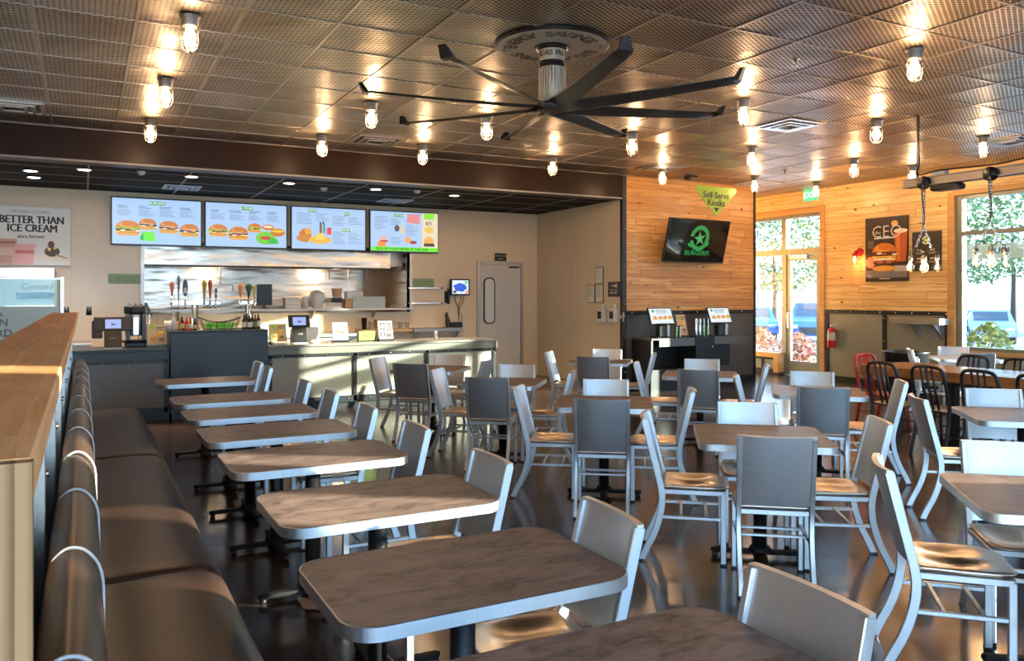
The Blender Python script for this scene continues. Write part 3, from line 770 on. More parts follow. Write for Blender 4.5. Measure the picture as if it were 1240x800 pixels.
# recessed lights and detectors over the counter
def on_lowceil(px, py):
    d = (ZH-EYE)*FOC/(HOR-py); tt = (px-620)/FOC; return d*(SN+tt*CS), d*(CS-tt*SN)
for px, py, c, lab in ((37, 206, 1, 'bluish white recessed downlight, nearer of the two at far left'), (41, 214, 1, 'bluish white recessed downlight, farther of the two at far left'), (102, 204.5, 0, 'warm recessed downlight above the ice cream sign'), (232, 213, 0, 'warm recessed downlight above the first menu screen'), (350, 221, 0, 'warm recessed downlight above the second menu screen'), (455, 228.5, 0, 'warm recessed downlight above the last menu screen'), (550, 236, 0, 'warm recessed downlight before the swing door')):
    x, y = on_lowceil(px, py)
    t = thing('downlight', lab, 'downlight', (x, y, ZH-.005), group='downlights in the black ceiling')
    MB().lathe([(.075, 0), (.095, -.002), (.095, -.008), (.075, -.008)], 24).build('ring', 'white_plastic', t)
    MB().lathe([(0, -.009), (.074, -.009), (.074, -.004), (0, -.004)], 24).build('lens', 'white_downlight_glow' if c else 'downlight_glow', t)
    spot(x, y, ZH-.03, 190 if not c else 120, (1, .78, .52) if not c else (.8, .85, 1))
for px, py, lab in ((171, 210, 'left'), (392, 230, 'middle'), (505, 233, 'right')):
    x, y = on_lowceil(px, py-3)
    w_ = {'left': 'smoke detector hanging above the first menu screen', 'middle': 'smoke detector above the gap between third and last menu screens', 'right': 'smoke detector above the last menu screen end'}[lab]
    tag(MB().lathe([(.055, 0), (.055, -.012), (.05, -.03), (.02, -.05), (0, -.052)], 20).build('smoke_detector', 'white_plastic', None, (x, y, ZH-.004)), w_, 'smoke detector', 'white detectors in the black ceiling')

# ================================================================== CHAIRS
def ylean(z):
    return -.208-(z-.46)*.245
def make_chair():
    t = thing('cafe_chair', 'x', 'chair', group='brushed aluminium cafe chairs')
    # dished seat
    def edge(u, v):
        x = (u-.5)*2; y = (v-.5)*2
        X = x*.198*(1-.06*(y < -.2)*abs(y)); Y = y*.195+.0
        if y > .6: X *= 1-.28*(y-.6)**2/.16*.55
        if abs(x) > .7 and y > 0: Y -= .035*((abs(x)-.7)/.3)**2*y
        return X, Y
    def top(u, v):
        X, Y = edge(u, v); x = (u-.5)*2; y = (v-.5)*2
        dish = .020*max(0, 1-(abs(x)-.42)**2/.16)*max(0, 1-(y+.15)**2/.5) if abs(y+.15) < .7 else 0
        roll = -.010*max(0, y-.75)/.25
        return Vector((X, Y, .462-dish+roll))
    def bot(u, v):
        p = top(u, v); return Vector((p.x*.985, p.y*.985, min(p.z-.006, .446)))
    MB().grid(top, 18, 18, thick=bot).build('seat', 'seat_metal_reflect_tint', t)
    f = MB()
    f.box(-.186, .186, .145, .172, .412, .441, bev=.003).box(-.186, .186, -.20, -.172, .412, .441, bev=.003)
    for s in (-1, 1): f.box(s*.186-.012, s*.186+.012, -.19, .165, .412, .441, bev=.003)
    f.build('seat_frame', 'aluminium_side', t)
    # back: curved solid sheet
    def bk(u, v, th):
        x = (u-.5)*2; z = .475+v*.385
        cr = -.004*(1-x*x)*(v*v)
        return Vector((x*.202, ylean(z)-.026*(1-x*x)-.0+th, z+cr))
    MB().grid(lambda u, v: bk(u, v, .013), 14, 8, thick=lambda u, v: bk(u, v, -.011), sharp=True).build('backrest', 'aluminium', t)
    for s in (-1, 1):
        p = [(s*.186, -.325, .0), (s*.186, -.295, .07), (s*.187, -.255, .15), (s*.188, -.225, .23), (s*.189, -.206, .31), (s*.190, -.200, .38), (s*.190, -.205, .44), (s*.190, ylean(.52), .52), (s*.190, ylean(.70), .70), (s*.190, ylean(.852), .852)]
        lg = MB().bar(bezier(p, 4), .026, .040).build('rear_leg', 'aluminium', t)
        MB().box(s*.186-.015, s*.186+.015, -.347, -.304, 0, .014, bev=.003).build('foot_cap', 'black_plastic', lg)
    for s in (-1, 1):
        lg = MB().bar([(s*.186, .157, .0), (s*.186, .157, .25), (s*.186, .157, .43)], .026, .032).build('front_leg', 'aluminium', t)
        MB().box(s*.186-.015, s*.186+.015, .138, .176, 0, .014, bev=.003).build('foot_cap', 'black_plastic', lg)
        MB().box(s*.186-.009, s*.186+.009, -.215, .15, .262, .282, bev=.003).build('side_stretcher', 'aluminium_side', t)
    for y in (-.09, .06): MB().box(-.182, .182, y-.009, y+.009, .264, .280, bev=.003).build('cross_stretcher', 'aluminium_side', t)
    return t
def make_navy(name, mat, seatmat):
    t = thing(name, 'x', 'chair')
    def seat(u, v, dz=0):
        x = (u-.5)*2; y = (v-.5)*2
        X = x*.20*(1-.10*max(0, -y)); Y = y*.19
        if abs(x) > .7: Y *= 1-.06*((abs(x)-.7)/.3)**2
        dish = .014*max(0, 1-x*x)*max(0, 1-y*y)
        return Vector((X, Y, .468-dish+dz))
    MB().grid(lambda u, v: seat(u, v), 12, 12, thick=lambda u, v: seat(u, v, -.020)).build('seat', seatmat, t)
    def yb(z): return -.19-(z-.47)*.22
    hoop = [(-.178, -.29, 0), (-.180, -.225, .22), (-.182, -.190, .44), (-.184, yb(.62), .62), (-.180, yb(.78), .78), (-.165, yb(.855), .855), (-.12, yb(.890), .890), (0, yb(.90)-.012, .90)]
    hoop = hoop+[(-x, y, z) for x, y, z in hoop[-2::-1]]
    fr = MB().tube(bezier(hoop, 4), .0175, 8).build('back_frame', mat, t)
    for x in (-.062, 0, .062):
        MB().tube([(x, yb(.45)+.01, .45), (x, yb(.65)-.006, .65), (x, yb(.895)-.010, .893)], .0125, 6).build('slat', mat, t)
    MB().tube([(-.18, yb(.47), .45), (.18, yb(.47), .45)], .011, 6).build('back_rail', mat, t)
    for s in (-1, 1):
        lg = MB().tube([(s*.185, .185, 0), (s*.178, .165, .25), (s*.172, .155, .455)], [.012, .014, .015], 8).build('front_leg', mat, t)
        MB().lathe([(.016, 0), (.016, .014)], 10, Matrix.Translation((s*.185, .185, 0))).build('foot_cap', 'white_plastic', lg)
        MB().tube([(s*.178, .168, .20), (s*.179, -.226, .20)], .008, 6).build('side_stretcher', mat, t)
    MB().tube([(-.178, .165, .26), (.178, .165, .26)], .008, 6).build('cross_stretcher', mat, t); MB().tube([(-.178, -.218, .24), (.178, -.218, .24)], .008, 6).build('cross_stretcher', mat, t)
    return t

# ================================================================== TABLES
def make_table(w, l, r, arm=.27):
    t = thing('cafe_table', 'x', 'table')
    MB().prism(rrect(w-.006, l-.006, r), .722, .75).build('tabletop', 'mottled_laminate', t)
    rim = MB(); o = rrect(w, l, r, 8); i_ = rrect(w-.008, l-.008, r-.002, 8); n = len(o); b = bmesh.new()
    prof = ((i_, .7508), (o, .7490), (o, .7110), (i_, .7095))
    for (P, za), (Q, zb) in zip(prof, prof[1:]):
        a = [b.verts.new((x, y, za)) for x, y in P]; c = [b.verts.new((x, y, zb)) for x, y in Q]
        for k in range(n): b.faces.new((a[k], a[(k+1) % n], c[(k+1) % n], c[k]))
    bmesh.ops.recalc_face_normals(b, faces=b.faces[:]); rim._merge(b, None, 0, True)
    rim.build('table_edge', 'aluminium', t)
    MB().prism(rrect(w-.02, l-.02, r), .712, .722).build('underside', 'black_powder', t)
    MB().cyl((0, 0, .03), (0, 0, .70), .040, n=20).lathe([(.04, .70), (.11, .708), (.11, .712)], 16).build('pole', 'black_powder', t)
    bs = MB().lathe([(.06, .03), (.075, .045), (.05, .075)], 20)
    for k in range(4):
        m = Matrix.Rotation(k*PI/2, 4, 'Z')
        p = [(0, .035), (.10, .035), (arm-.04, .027), (arm, .020), (arm+.006, .030), (arm-.03, .048), (.10, .066), (0, .07)]
        t2 = MB(); 
        bs.prism([(0, -.030), (arm*.6, -.026), (arm, -.02), (arm+.016, 0), (arm, .02), (arm*.6, .026), (0, .030)], .022, .048, m, bev=.008)
    bs.build('base', plain('cast_iron', (.010, .010, .011), .6, spec=.2), t)
    for k in range(4):
        a = k*PI/2; MB().lathe([(.018, 0), (.018, .022)], 10, Matrix.Translation(((arm-.01)*math.cos(a), (arm-.01)*math.sin(a), 0))).build('glide', 'black_plastic', t)
    return t
chair = make_chair(); navy = make_navy('slat_back_chair', 'black_powder', 'seat_metal_reflect_tint'); rednavy = make_navy('red_slat_back_chair', 'red_paint', 'red_paint')
tab_r = make_table(.91, .62, .10, .27); tab_s = make_table(.77, .77, .07, .28)
index_kids(); uc, ut, us = [], [], []
# booth tables with one chair each
booth = [(1.42, 'nearest booth table, cut off by the bottom edge'), (2.29, 'second booth table from the camera'), (3.26, 'third booth table from the camera, crossed by sunlight'), (4.31, 'fourth booth table from the camera'), (5.22, 'fifth booth table from the camera'), (6.15, 'sixth booth table from the camera'), (7.05, 'seventh booth table from the camera'), (8.62, 'farthest booth table, in front of the dark cabinet')]
for i, (y, lab) in enumerate(booth):
    put_copy(tab_r, ut, ({0: 1.062, 1: 1.045, 2: 1.095}.get(i, 1.085), y, 0), 0, 'brown rectangular table, '+lab, 'rectangular tables along the bench')
chs = [(1.625, 1.46, -3, 'nearest booth table'), (1.608, 2.30, -7, 'second booth table from the camera'), (1.665, 3.34, -2, 'third booth table from the camera'), (1.69, 4.35, -2, 'fourth booth table from the camera'), (1.69, 5.25, -3, 'fifth booth table from the camera'), (1.70, 6.20, -2, 'sixth booth table from the camera'), (1.705, 7.07, -2, 'seventh booth table from the camera'), (1.70, 8.62, -2, 'farthest booth table'), (1.72, 9.25, 0, None)]
def put_chair(bx, by, ang, label, group='brushed aluminium cafe chairs'):
    """bx, by: the middle of the top of the back; ang: the way it faces, degrees from +X"""
    f = (math.cos(R(ang)), math.sin(R(ang)))
    return put_copy(chair, uc, (bx+.300*f[0], by+.300*f[1], 0), R(ang-90), label, group)
for x, y, a, lab in chs:
    put_chair(x, y, 180+a, 'aluminium chair facing the bench at the '+lab if lab else 'aluminium chair standing just behind the one at the farthest booth table')
# square tables turned to the diagonal, four chairs round each
sq = [('R1', 3.66, 1.93, -43, 'table nearest the camera', 'AB C'),
      ('M3', 3.66, 3.64, -38, 'table with the bright window reflection', 'ABCD'),
      ('M1', 3.69, 5.36, -36, 'table straight below the fan hub', 'ABCD'),
      ('M2', 3.68, 7.10, -40, 'table next behind the fan hub one', 'ABCD'),
      ('M4', 3.62, 8.82, -42, 'table before the mesh clad counter', 'ABCD'),
      ('R2', 5.93, 3.36, -43, 'table nearest the black slat chairs', 'BC'),
      ('M7', 5.80, 5.08, -45, 'table before the glass door', 'ABCD'),
      ('M5', 5.93, 6.78, -43, 'table before the kiosk desk', 'ABCD'),
      ('M6', 5.96, 8.74, -42, 'table beside the beige side wall', 'ABCD'),
      ('L1', 10.70, 6.85, -45, 'table between communal table and window', 'ABC'),
      ('L2', 10.20, 5.00, -45, 'table past the communal table', 'C')]
side = {'A': 'on the near side of', 'B': 'on the far side of', 'C': 'left of', 'D': 'right of'}
for k, x, y, a, lab, who in sq:
    put_copy(tab_s, us, (x, y, 0), R(a), 'metal edged square '+lab, 'square tables turned to the diagonal')
    rr = random.Random(k)
    for w_ in who:
        if w_ == ' ': continue
        fa = a+{'A': 90, 'B': -90, 'C': 0, 'D': 180}[w_]
        d = .685
        put_chair(x-d*math.cos(R(fa)), y-d*math.sin(R(fa)), fa+rr.uniform(-2.5, 2.5), 'aluminium chair %s the square %s' % (side[w_], lab))
# communal table
ct = thing('communal_table', 'long thick wooden communal table with black slatted chairs along it', 'table', (8.40, 4.4, 0))
MB().box(-.40, .40, -2.1, 2.0, .69, .80, bev=.006).build('tabletop', 'walnut_top', ct)
for y in (-1.5, -.4, .93):
    lg = MB().box(-.05, .05, y-.28, y+.28, .62, .69).box(-.045, .045, y-.22, y-.13, .04, .62).box(-.045, .045, y+.13, y+.22, .04, .62).box(-.22, .22, y-.28, y-.20, 0, .04).box(-.22, .22, y+.20, y+.28, 0, .04).box(-.05, .05, y-.25, y+.25, 0, .04)
    lg.build('trestle', 'black_powder', ct)
un = []; ur = []
for y, lab in ((5.62, 'nearest the red chair'), (5.10, 'second from the red chair'), (4.58, 'third from the red chair'), (4.06, 'cut off by the right edge')):
    put_copy(navy, un, (7.66, y, 0), R(-90-3), 'black slat back chair, near side of communal table, '+lab, 'black slat back chairs at the communal table')
for y, lab in ((5.75, 'farther one in view'), (5.22, 'nearer one in view')):
    put_copy(navy, un, (9.02-.27+.12, y, 0), R(90), 'black slat back chair across the communal table, '+lab, 'black slat back chairs at the communal table')
o = put_copy(rednavy, ur, (8.22, 6.22, 0), R(180), 'red slat back chair at the head of the communal table')
# black tub by the wall
x, y = 11.0, 7.97
t = thing('round_bin', 'black round tub with a white dotted emblem behind the communal table', 'tub', (x, y, 0))
MB().lathe([(.0, 0), (.27, 0), (.30, .1), (.325, .74), (.335, .76), (.31, .76), (.30, .68), (0, .68)], 32).build('tub_shell', 'black_plastic', t)
g = MB()
for i in range(6):
    for j in range(6):
        if abs(i-2.5)+abs(j-2.5) > 4: continue
        a = R(-121)+.07*(i-2.5)
        n = Vector((math.cos(a), math.sin(a), 0)); g.cyl(n*.320+Vector((0, 0, .55+.028*j)), n*.331+Vector((0, 0, .55+.028*j)), .010, n=6)
g.build('emblem', 'white_plastic', t)

# ================================================================== BENCH
for (y0, y1, lab) in ((.9, 3.62, 'nearest section of the long brown vinyl booth bench'), (3.64, 6.38, 'middle section of the long brown vinyl booth bench'), (6.40, 9.12, 'farthest section of the long brown vinyl booth bench by the dark counter')):
    b = thing('booth_bench', lab, 'bench', (0, y0, 0), group='sections of the booth bench')
    L = y1-y0
    MB().box(.0, .46, .02, L-.02, 0, .26).build('base', 'black_powder', b)
    def sec(s):  # seat cross section, s 0..1
        P = [(.02, .27), (.02, .445), (.10, .452), (.25, .458), (.40, .455), (.475, .440), (.52, .405), (.54, .35), (.53, .29), (.51, .265)]
        return bezier([(x, 0, z) for x, z in P], 3)
    S = sec(0); c = MB()
    def seatf(u, v):
        p = S[min(len(S)-1, int(round(u*(len(S)-1))))]
        e = min(v, 1-v)*L; sh = 1.0 if e > .05 else .80+.20*math.sqrt(max(0, 1-(1-e/.05)**2))
        pz = .30+(p.z-.30)*sh if p.z > .30 else p.z
        return Vector((p.x if p.x < .4 else .4+(p.x-.4)*sh, v*L, pz-.004*math.sin(v*PI*3)))
    vs = [0, .004, .01, .018]+[.04+.92*i/20 for i in range(21)]+[.982, .99, .996, 1]
    t2 = bmesh.new(); G = [[t2.verts.new(seatf(i/(len(S)-1), v)) for v in vs] for i in range(len(S))]
    for i in range(len(S)-1):
        for j in range(len(vs)-1): t2.faces.new((G[i][j], G[i+1][j], G[i+1][j+1], G[i][j+1]))
    t2.faces.new([r_[0] for r_ in G]); t2.faces.new([r_[-1] for r_ in G][::-1])
    bmesh.ops.recalc_face_normals(t2, faces=t2.faces[:]); c._merge(t2, None, 0, True)
    c.build('seat_cushion', 'bench_vinyl', b)
    # padded channelled back
    n = 4; cw = L/n
    P = bezier([(.03, 0, .45), (.042, 0, .62), (.045, 0, .80), (.04, 0, .91), (.010, 0, .965), (-.025, 0, .98), (-.055, 0, .965), (-.070, 0, .93), (-.070, 0, .80)], 4)
    for k in range(n):
        m = MB()
        def bf(u, v):
            p = P[int(round(u*(len(P)-1)))]; e = min(v, 1-v)*2; puff = .009*(1-(1-e)**4)
            cx, cz = -.04, .8
            dx, dz = p.x-cx, (p.z-cz) if p.z > cz else 0
            l = math.hypot(dx, dz) or 1
            return Vector((p.x+dx/l*puff-.008, (k+v)*cw, p.z+dz/l*puff-.008))
        m.grid(bf, len(P)-1, 10); m.build('back_channel', 'bench_vinyl', b)
        if k or y0 > 1: MB().tube([(p.x, k*cw, p.z) for p in P], .0042, 6).build('piping', 'piping', b)
    MB().box(-.065, .02, .0, L, .27, .93).build('back_board', 'black_powder', b)

# ================================================================== COUNTER
YC = 11.25
def X_(px, Y=YC+.3): return atx(px, Y)
BX0, BX1 = .99, 2.21
CE = atx(600, YC)
# left counter (its shade is put into the darker mesh colour)
t = thing('service_counter', 'dark fronted service counter left of the slate cabinet, meshed panel with bolts', 'counter', (0, 0, 0))
MB().box(-3.4, BX0-.012, YC-.02, YC+.72, .885, .925, bev=.004).build('worktop', 'black_metal', t)
MB().box(-3.4, BX0-.012, YC+.02, YC+.70, 0, .885).build('body', 'black_metal', t)
MB().box(-3.4, BX0-.012, YC, YC+.02, .785, .885).build('fascia', 'slate_laminate', t)
MB().box(-3.3, BX0-.06, YC+.005, YC+.015, .16, .75).build('mesh_panel', 'mesh_panel_shaded', t)
g = MB().box(-3.4, BX0-.012, YC-.012, YC+.01, .74, .785).box(-3.4, BX0-.012, YC-.012, YC+.01, .08, .17).box(BX0-.075, BX0-.03, YC-.012, YC+.01, .1, .78)
bolts(g, [(BX0-.05-.36*i, YC-.012, .762) for i in range(8)]+[(BX0-.052, YC-.012, z) for z in (.2, .28, .68)], (0, -1, 0), .010)
g.build('angle_trim', ['black_powder', 'silver'], t)
# slate cabinet
t = thing('slate_cabinet', 'tall plain slate coloured cabinet in the counter front under the beer taps', 'cabinet', (0, 0, 0))
MB().box(BX0, BX1, YC-.06, YC+.75, .08, 1.125, bev=.004).build('body', 'slate_laminate', t)
MB().box(BX0-.005, BX1+.005, YC-.065, YC+.755, 1.125, 1.145, bev=.003).build('top', 'black_metal', t)
MB().box(BX0+.02, BX1-.02, YC-.03, YC+.7, 0, .08).build('plinth', 'black_powder', t)
# right counter with lit mesh panels
t = thing('service_counter', 'long service counter with four pale mesh panels right of the slate cabinet', 'counter', (0, 0, 0))
MB().box(BX1+.012, CE+.03, YC-.03, YC+.72, .89, .925, bev=.004).build('worktop', 'counter_top', t)
MB().box(BX1+.012, CE-.02, YC+.03, YC+.70, .10, .89).build('body', 'counter_fascia', t)
MB().box(BX1+.012, CE, YC, YC+.03, .79, .89, bev=.003).build('fascia', 'counter_fascia', t)
MB().box(CE-.001, CE+.025, YC-.03, YC+.10, .79, .925, bev=.003).build('end_cap', 'white_plastic', t)
px = [BX1+.04, atx(430, YC), atx(517, YC), CE-.02]
for a, b_ in zip(px, px[1:]): MB().box(a+.02, b_-.02, YC+.008, YC+.03, .17, .75).build('mesh_panel', 'mesh_panel', t)
g = MB().box(BX1+.012, CE, YC-.012, YC+.01, .745, .79).box(BX1+.012, CE, YC-.012, YC+.01, .09, .18)
for a in px: g.box(a-.025, a+.025, YC-.012, YC+.01, .1, .78)
bolts(g, [(BX1+.2+.31*i, YC-.012, .767) for i in range(11)]+[(BX1+.2+.31*i, YC-.012, .135) for i in range(11)]+[(a, YC-.012, z) for a in px for z in (.22, .70)], (0, -1, 0), .010)
g.build('angle_trim', ['black_metal', 'silver'], t)
MB().box(BX1+.012, CE-.05, YC+.05, YC+.6, 0, .10).build('plinth', 'black_powder', t)

# menu screens
WHT = (.42, .62, .92); TXT = (.08, .15, .28); TL = (.20, .31, .50); GR = (.02, .30, .08); LIME = (.16, .85, .03)
def txtrows(u0, u1, v, rows, c=TL, dv=.022, rr=None):
    L = []
    for i in range(rows):
        e = u0+(u1-u0)*rr.uniform(.55, 1.0); L.append(('rect', u0, v-i*dv, e, v-i*dv+.010, c))
    return L
def menuhead(s, u, v, w): return [('rect', u-w/2, v-.028, u+w/2, v+.028, GR), ('text', s, u, v, .056, (.75, .95, .8), 'CENTER', .001)]
def tvbase(label, x, y, z, w, h, tilt=0.0, name='menu_screen', cat='screen', group='menu screens above the counter'):
    t = thing(name, label, cat, (x, y, z), 0, group)
    MB().box(-w/2, w/2, -.045, .0, -h/2, h/2, bev=.005).build('housing', 'black_plastic', t)
    MB().box(-.2, .2, 0, YB-y-.001, -.15, .15).build('wall_bracket', 'black_metal', t)
    return t
TVW, TVH = 1.345, .765
tvx = [(atx(a, YB-.12)+atx(b_, YB-.12))/2 for a, b_ in ((133, 245.5), (247, 348.5), (349.5, 445.5), (446.5, 531.5))]
tvz = (atz(237, tvx[0]-.67, YB-.12)+atz(296.5, tvx[0]-.67, YB-.12))/2
def S_(t, items, e=.74):
    picture('screen_image', [('rect', -TVW/2+.02, -TVH/2+.025, TVW/2-.02, TVH/2-.02, WHT)]+items, t, e, -.0465)
rr = random.Random(3)
t = tvbase('first menu screen from the left headed BURGERS, showing four burgers', tvx[0], YB-.08, tvz, TVW, TVH)
L = menuhead('BURGERS', 0, .30, .24)
for u in (-.58, -.28, .03, .33):
    L += txtrows(u, u+.2, .235, 2, TXT, .026, rr)+txtrows(u, u+.24, .17, 4, TL, .026, rr)
L += [('poly', [(-.235, -.30), (-.02, -.31), (-.06, -.16), (-.22, -.16)], LIME), ('poly', [(-.26, -.28), (-.20, -.30), (-.22, -.16)], (.02, .4, .03))]+burger(-.43, -.15, .36)+burger(-.145, -.07, .27, False)+burger(.165, -.11, .30, False)+burger(.475, -.15, .31, False)
S_(t, L)
t = tvbase('second menu screen from the left headed & MORE, with burgers and hot dogs', tvx[1], YB-.08, tvz, TVW, TVH)
L = menuhead('& MORE', 0, .29, .2)
for u in (-.58, -.28, .03, .33):
    L += txtrows(u, u+.2, .235, 2, TXT, .026, rr)+txtrows(u, u+.24, .17, 4, TL, .026, rr)
L += burger(-.46, -.13, .31)+burger(-.14, -.17, .33, False)+burger(.12, -.06, .23)+[('ell', .3, -.2, .16, .11, LET), ('ell', .3, -.2, .1, .03, TOM), ('ell', .34, -.02, .10, .05, BUN), ('ell', .34, -.01, .08, .02, CREAM), ('ell', .50, -.1, .12, .07, BUN), ('ell', .5, -.08, .1, .02, CHEESE), ('poly', [(.33, -.3), (.52, -.29), (.48, -.2), (.37, -.2)], (.03, .5, .05))]
S_(t, L)
t = tvbase('third menu screen from the left showing chicken, fries and drinks', tvx[2], YB-.08, tvz, TVW, TVH)
L = menuhead('SIDES', -.3, .31, .14)+menuhead('KIDS', .32, .28, .11)+menuhead('DRINKS', .3, -.01, .17)
L += txtrows(-.57, -.3, .25, 6, TL, .035, rr)+txtrows(-.25, 0, .25, 4, TL, .035, rr)+txtrows(.05, .3, .22, 6, TL, .03, rr)+txtrows(.34, .6, .2, 4, TL, .035, rr)+txtrows(.05, .3, -.06, 7, TL, .033, rr)+txtrows(.34, .6, -.07, 6, TL, .035, rr)
L += [('ell', -.43, -.13, .11, .12, BUN), ('ell', -.46, -.18, .12, .06, (.6, .25, .04)), ('ell', -.38, -.06, .06, .06, BUNL), ('ell', -.17, -.2, .2, .07, (.85, .5, .08)), ('poly', [(-.27, -.2), (-.08, -.2), (-.12, -.08), (-.18, -.05)], (.95, .65, .12)),
      ('rect', -.18, -.08, -.14, .07, (.25, .12, .03)), ('rect', -.12, -.08, -.08, .08, (.05, .35, .45)), ('rect', -.05, -.1, .03, .02, (.75, .06, .08)), ('rect', -.13, .08, -.10, .12, (.03, .03, .03)), ('rect', -.18, .07, -.15, .11, (.03, .03, .03))]
S_(t, L)
t = tvbase('rightmost menu screen with custard and a bright green strip along the bottom', tvx[3], YB-.08, tvz, TVW, TVH)
L = menuhead('CUSTARD', -.12, .30, .2)+txtrows(-.58, -.32, .25, 7, TL, .035, rr)+txtrows(-.27, -.05, .22, 4, TL, .03, rr)+txtrows(.02, .26, .12, 7, TL, .03, rr)+txtrows(-.28, -.05, -.12, 4, TL, .035, rr)
L += [('poly', [(.03, .17), (.29, .15), (.29, .33), (.05, .33)], (.78, .28, .3)), ('rect', .33, -.30, TVW/2-.02, TVH/2-.02, (.82, .72, .55)), ('rect', .37, .25, .58, .355, (.25, .85, .05)), ('text', '$25', .47, .17, .08, (.2, .1, .03), 'CENTER', .002), ('ell', .47, .05, .09, .06, (.85, .55, .1)), ('ell', .47, -.16, .1, .09, (.85, .45, .12)), ('rect', .37, -.26, .58, -.2, (.06, .05, .04)),
      ('ell', -.45, -.24, .08, .08, (.85, .3, .05)), ('ell', -.42, -.12, .09, .03, (.9, .45, .35)), ('ell', -.40, -.18, .08, .02, (.6, .05, .05)), ('ell', -.16, .06, .05, .06, (.1, .1, .12)), ('ell', -.06, .04, .05, .09, (.7, .62, .5)), ('ell', .05, -.15, .06, .06, (.85, .4, .15)), ('ell', .16, -.19, .07, .03, (.3, .06, .04)),
      ('rect', -TVW/2+.02, -TVH/2+.025, TVW/2-.02, -.285, LIME), ('text', 'PICK UP YOUR ORDER AT THIS END', -.05, -.322, .062, (.01, .12, .01), 'CENTER', .001)]
S_(t, L)

# kitchen hood with hooks, pass-through shelf and its goods
OXm = (OX0+OX1)/2
t = thing('kitchen_hood', 'wide stainless kitchen hood in the wall opening under the menu screens', 'hood', (0, 0, 0))
MB().prism([(OX0+.01, 0), (OX1-.30, 0), (OX1-.30, .9), (OX0+.01, .9)], 2.10, 2.46, Matrix.Translation((0, YB+.22, 0)), bev=.01).build('canopy', 'wavy_steel', t)
MB().box(OX1-.29, OX1-.01, YB+.35, YB+1.1, 2.16, 2.44).build('canopy_end', 'steel', t)
MB().box(OX0+.02, OX1-.3, YB+.20, YB+.24, 2.085, 2.115).build('grease_rail', 'black_metal', t)
for px_ in (369, 398, 421, 443):
    x = atx(px_, YB+.3); MB().tube([(x, YB+.25, 2.10), (x, YB+.25, 1.92), (x, YB+.235, 1.89), (x, YB+.22, 1.90)], .008, 6).build('hook', 'steel', t)
MB().tube([(atx(267, YB+.5), YB+.5, 2.1), (atx(267, YB+.5), YB+.5, 1.80), (atx(282, YB+.5), YB+.5, 1.79), (atx(282, YB+.5), YB+.5, 1.70)], .012, 6).build('pipe', 'fan_metal', t)
sz = atz(373, 4.0, YB-.05)
t = thing('pass_shelf', 'stainless pass-through shelf below the kitchen opening', 'shelf', (0, 0, 0))
MB().box(OX0-.02, OX1+.06, YB-.28, YB+.45, sz-.035, sz, bev=.004).build('shelf_board', 'steel', t)
g = [OX0+.5+i*1.1 for i in range(4)]
for x in g: MB().prism([(0, 0), (.22, 0), (0, -.16)], -.012, .012, Matrix.Translation((x, YB-.005, sz-.035)) @ Matrix.Rotation(-PI/2, 4, 'Z') @ Matrix.Rotation(PI/2, 4, 'X')).build('bracket', 'steel', t)
def zs(py, px, Y): return atz(py, atx(px, Y), Y)
YSf = YB-.08
def standing(name, mb, mat, px, Y, z, label, cat, group=None, rot=0):
    return tag(mb.build(name, mat, None, (atx(px, Y), Y, z), rot), label, cat, group)
# shelf goods
for k, (px_, w_, h_, z_) in enumerate(((353, .26, .075, 0), (353, .26, .07, .075), (352, .24, .05, .145))):
    standing('takeout_box', MB().prism([(-w_/2, -.12), (w_/2, -.12), (w_/2, .12), (-w_/2, .12)], 0, h_-.002, bev=.006), 'paper_white', px_, YSf, sz+z_, 'white takeout box in the low stack on the steel shelf, '+('lowest', 'middle', 'topmost')[k], 'box', 'white takeout boxes')
standing('cup_stack', MB().lathe([(.045, 0), (.055, .12), (.06, .17), (.05, .18), (.062, .19), (.05, .2)], 16), 'paper_white', 369.5, YSf, sz, 'short stack of white cups beside the takeout boxes', 'cups')
standing('napkin_bag', MB().grid(lambda u, v: Vector((.10*math.cos(2*PI*u)*(.8+.5*math.sin(v*2.6))*(1 if v < .99 else .3), .08*math.sin(2*PI*u)*(.8+.5*math.sin(v*2.6))*(1 if v < .99 else .3), .31*v+.008*(1+math.sin(14*u)))), 16, 8), 'white_plastic', 384, YSf, sz, 'bulging white plastic bag on the steel shelf', 'bag')
def openbox(w, d, h, m2):
    return MB().box(-w/2, w/2, -d/2, d/2, 0, .01).box(-w/2, -w/2+.008, -d/2, d/2, 0, h).box(w/2-.008, w/2, -d/2, d/2, 0, h).box(-w/2, w/2, -d/2, -d/2+.008, 0, h).box(-w/2, w/2, d/2-.008, d/2, 0, h)
standing('paper_tray', openbox(.16, .16, .09, 0), 'black_metal', 407.5, YSf, sz+.10, 'small black tray balanced on the brown tray', 'tray')
standing('paper_tray', openbox(.22, .2, .17, 0), 'kraft', 423, YSf, sz, 'brown card tray on the steel shelf', 'tray')
standing('fry_carton', MB().prism([(-.06, 0), (.06, 0), (.09, .16), (-.09, .16)], -.05, .05, Matrix.Rotation(PI/2, 4, 'X')), 'amber', 408, YSf, sz+.195, 'yellow carton on top of the small black tray', 'carton')
standing('takeout_box', MB().box(-.15, .15, -.1, .1, 0, .13, bev=.01), 'white_plastic', 428, YSf, sz+.175, 'grey white box lying on top of the brown card tray', 'box')
standing('order_screen', MB().box(-.30, .30, -.008, .008, 0, .21), 'frosted_glass', 447, YSf-.13, sz, 'pale green translucent guard standing on the steel shelf', 'guard')
t = thing('scoop', 'silver ladle lying at the right end of the steel shelf', 'ladle', (atx(474, YSf), YSf, sz))
MB().sphere((0, 0, .035), .035, 12, sc=(1, 1, .8)).build('bowl', 'silver', t); MB().tube([(.02, 0, .04), (.1, 0, .10)], .006, 6).build('handle', 'black_plastic', t)
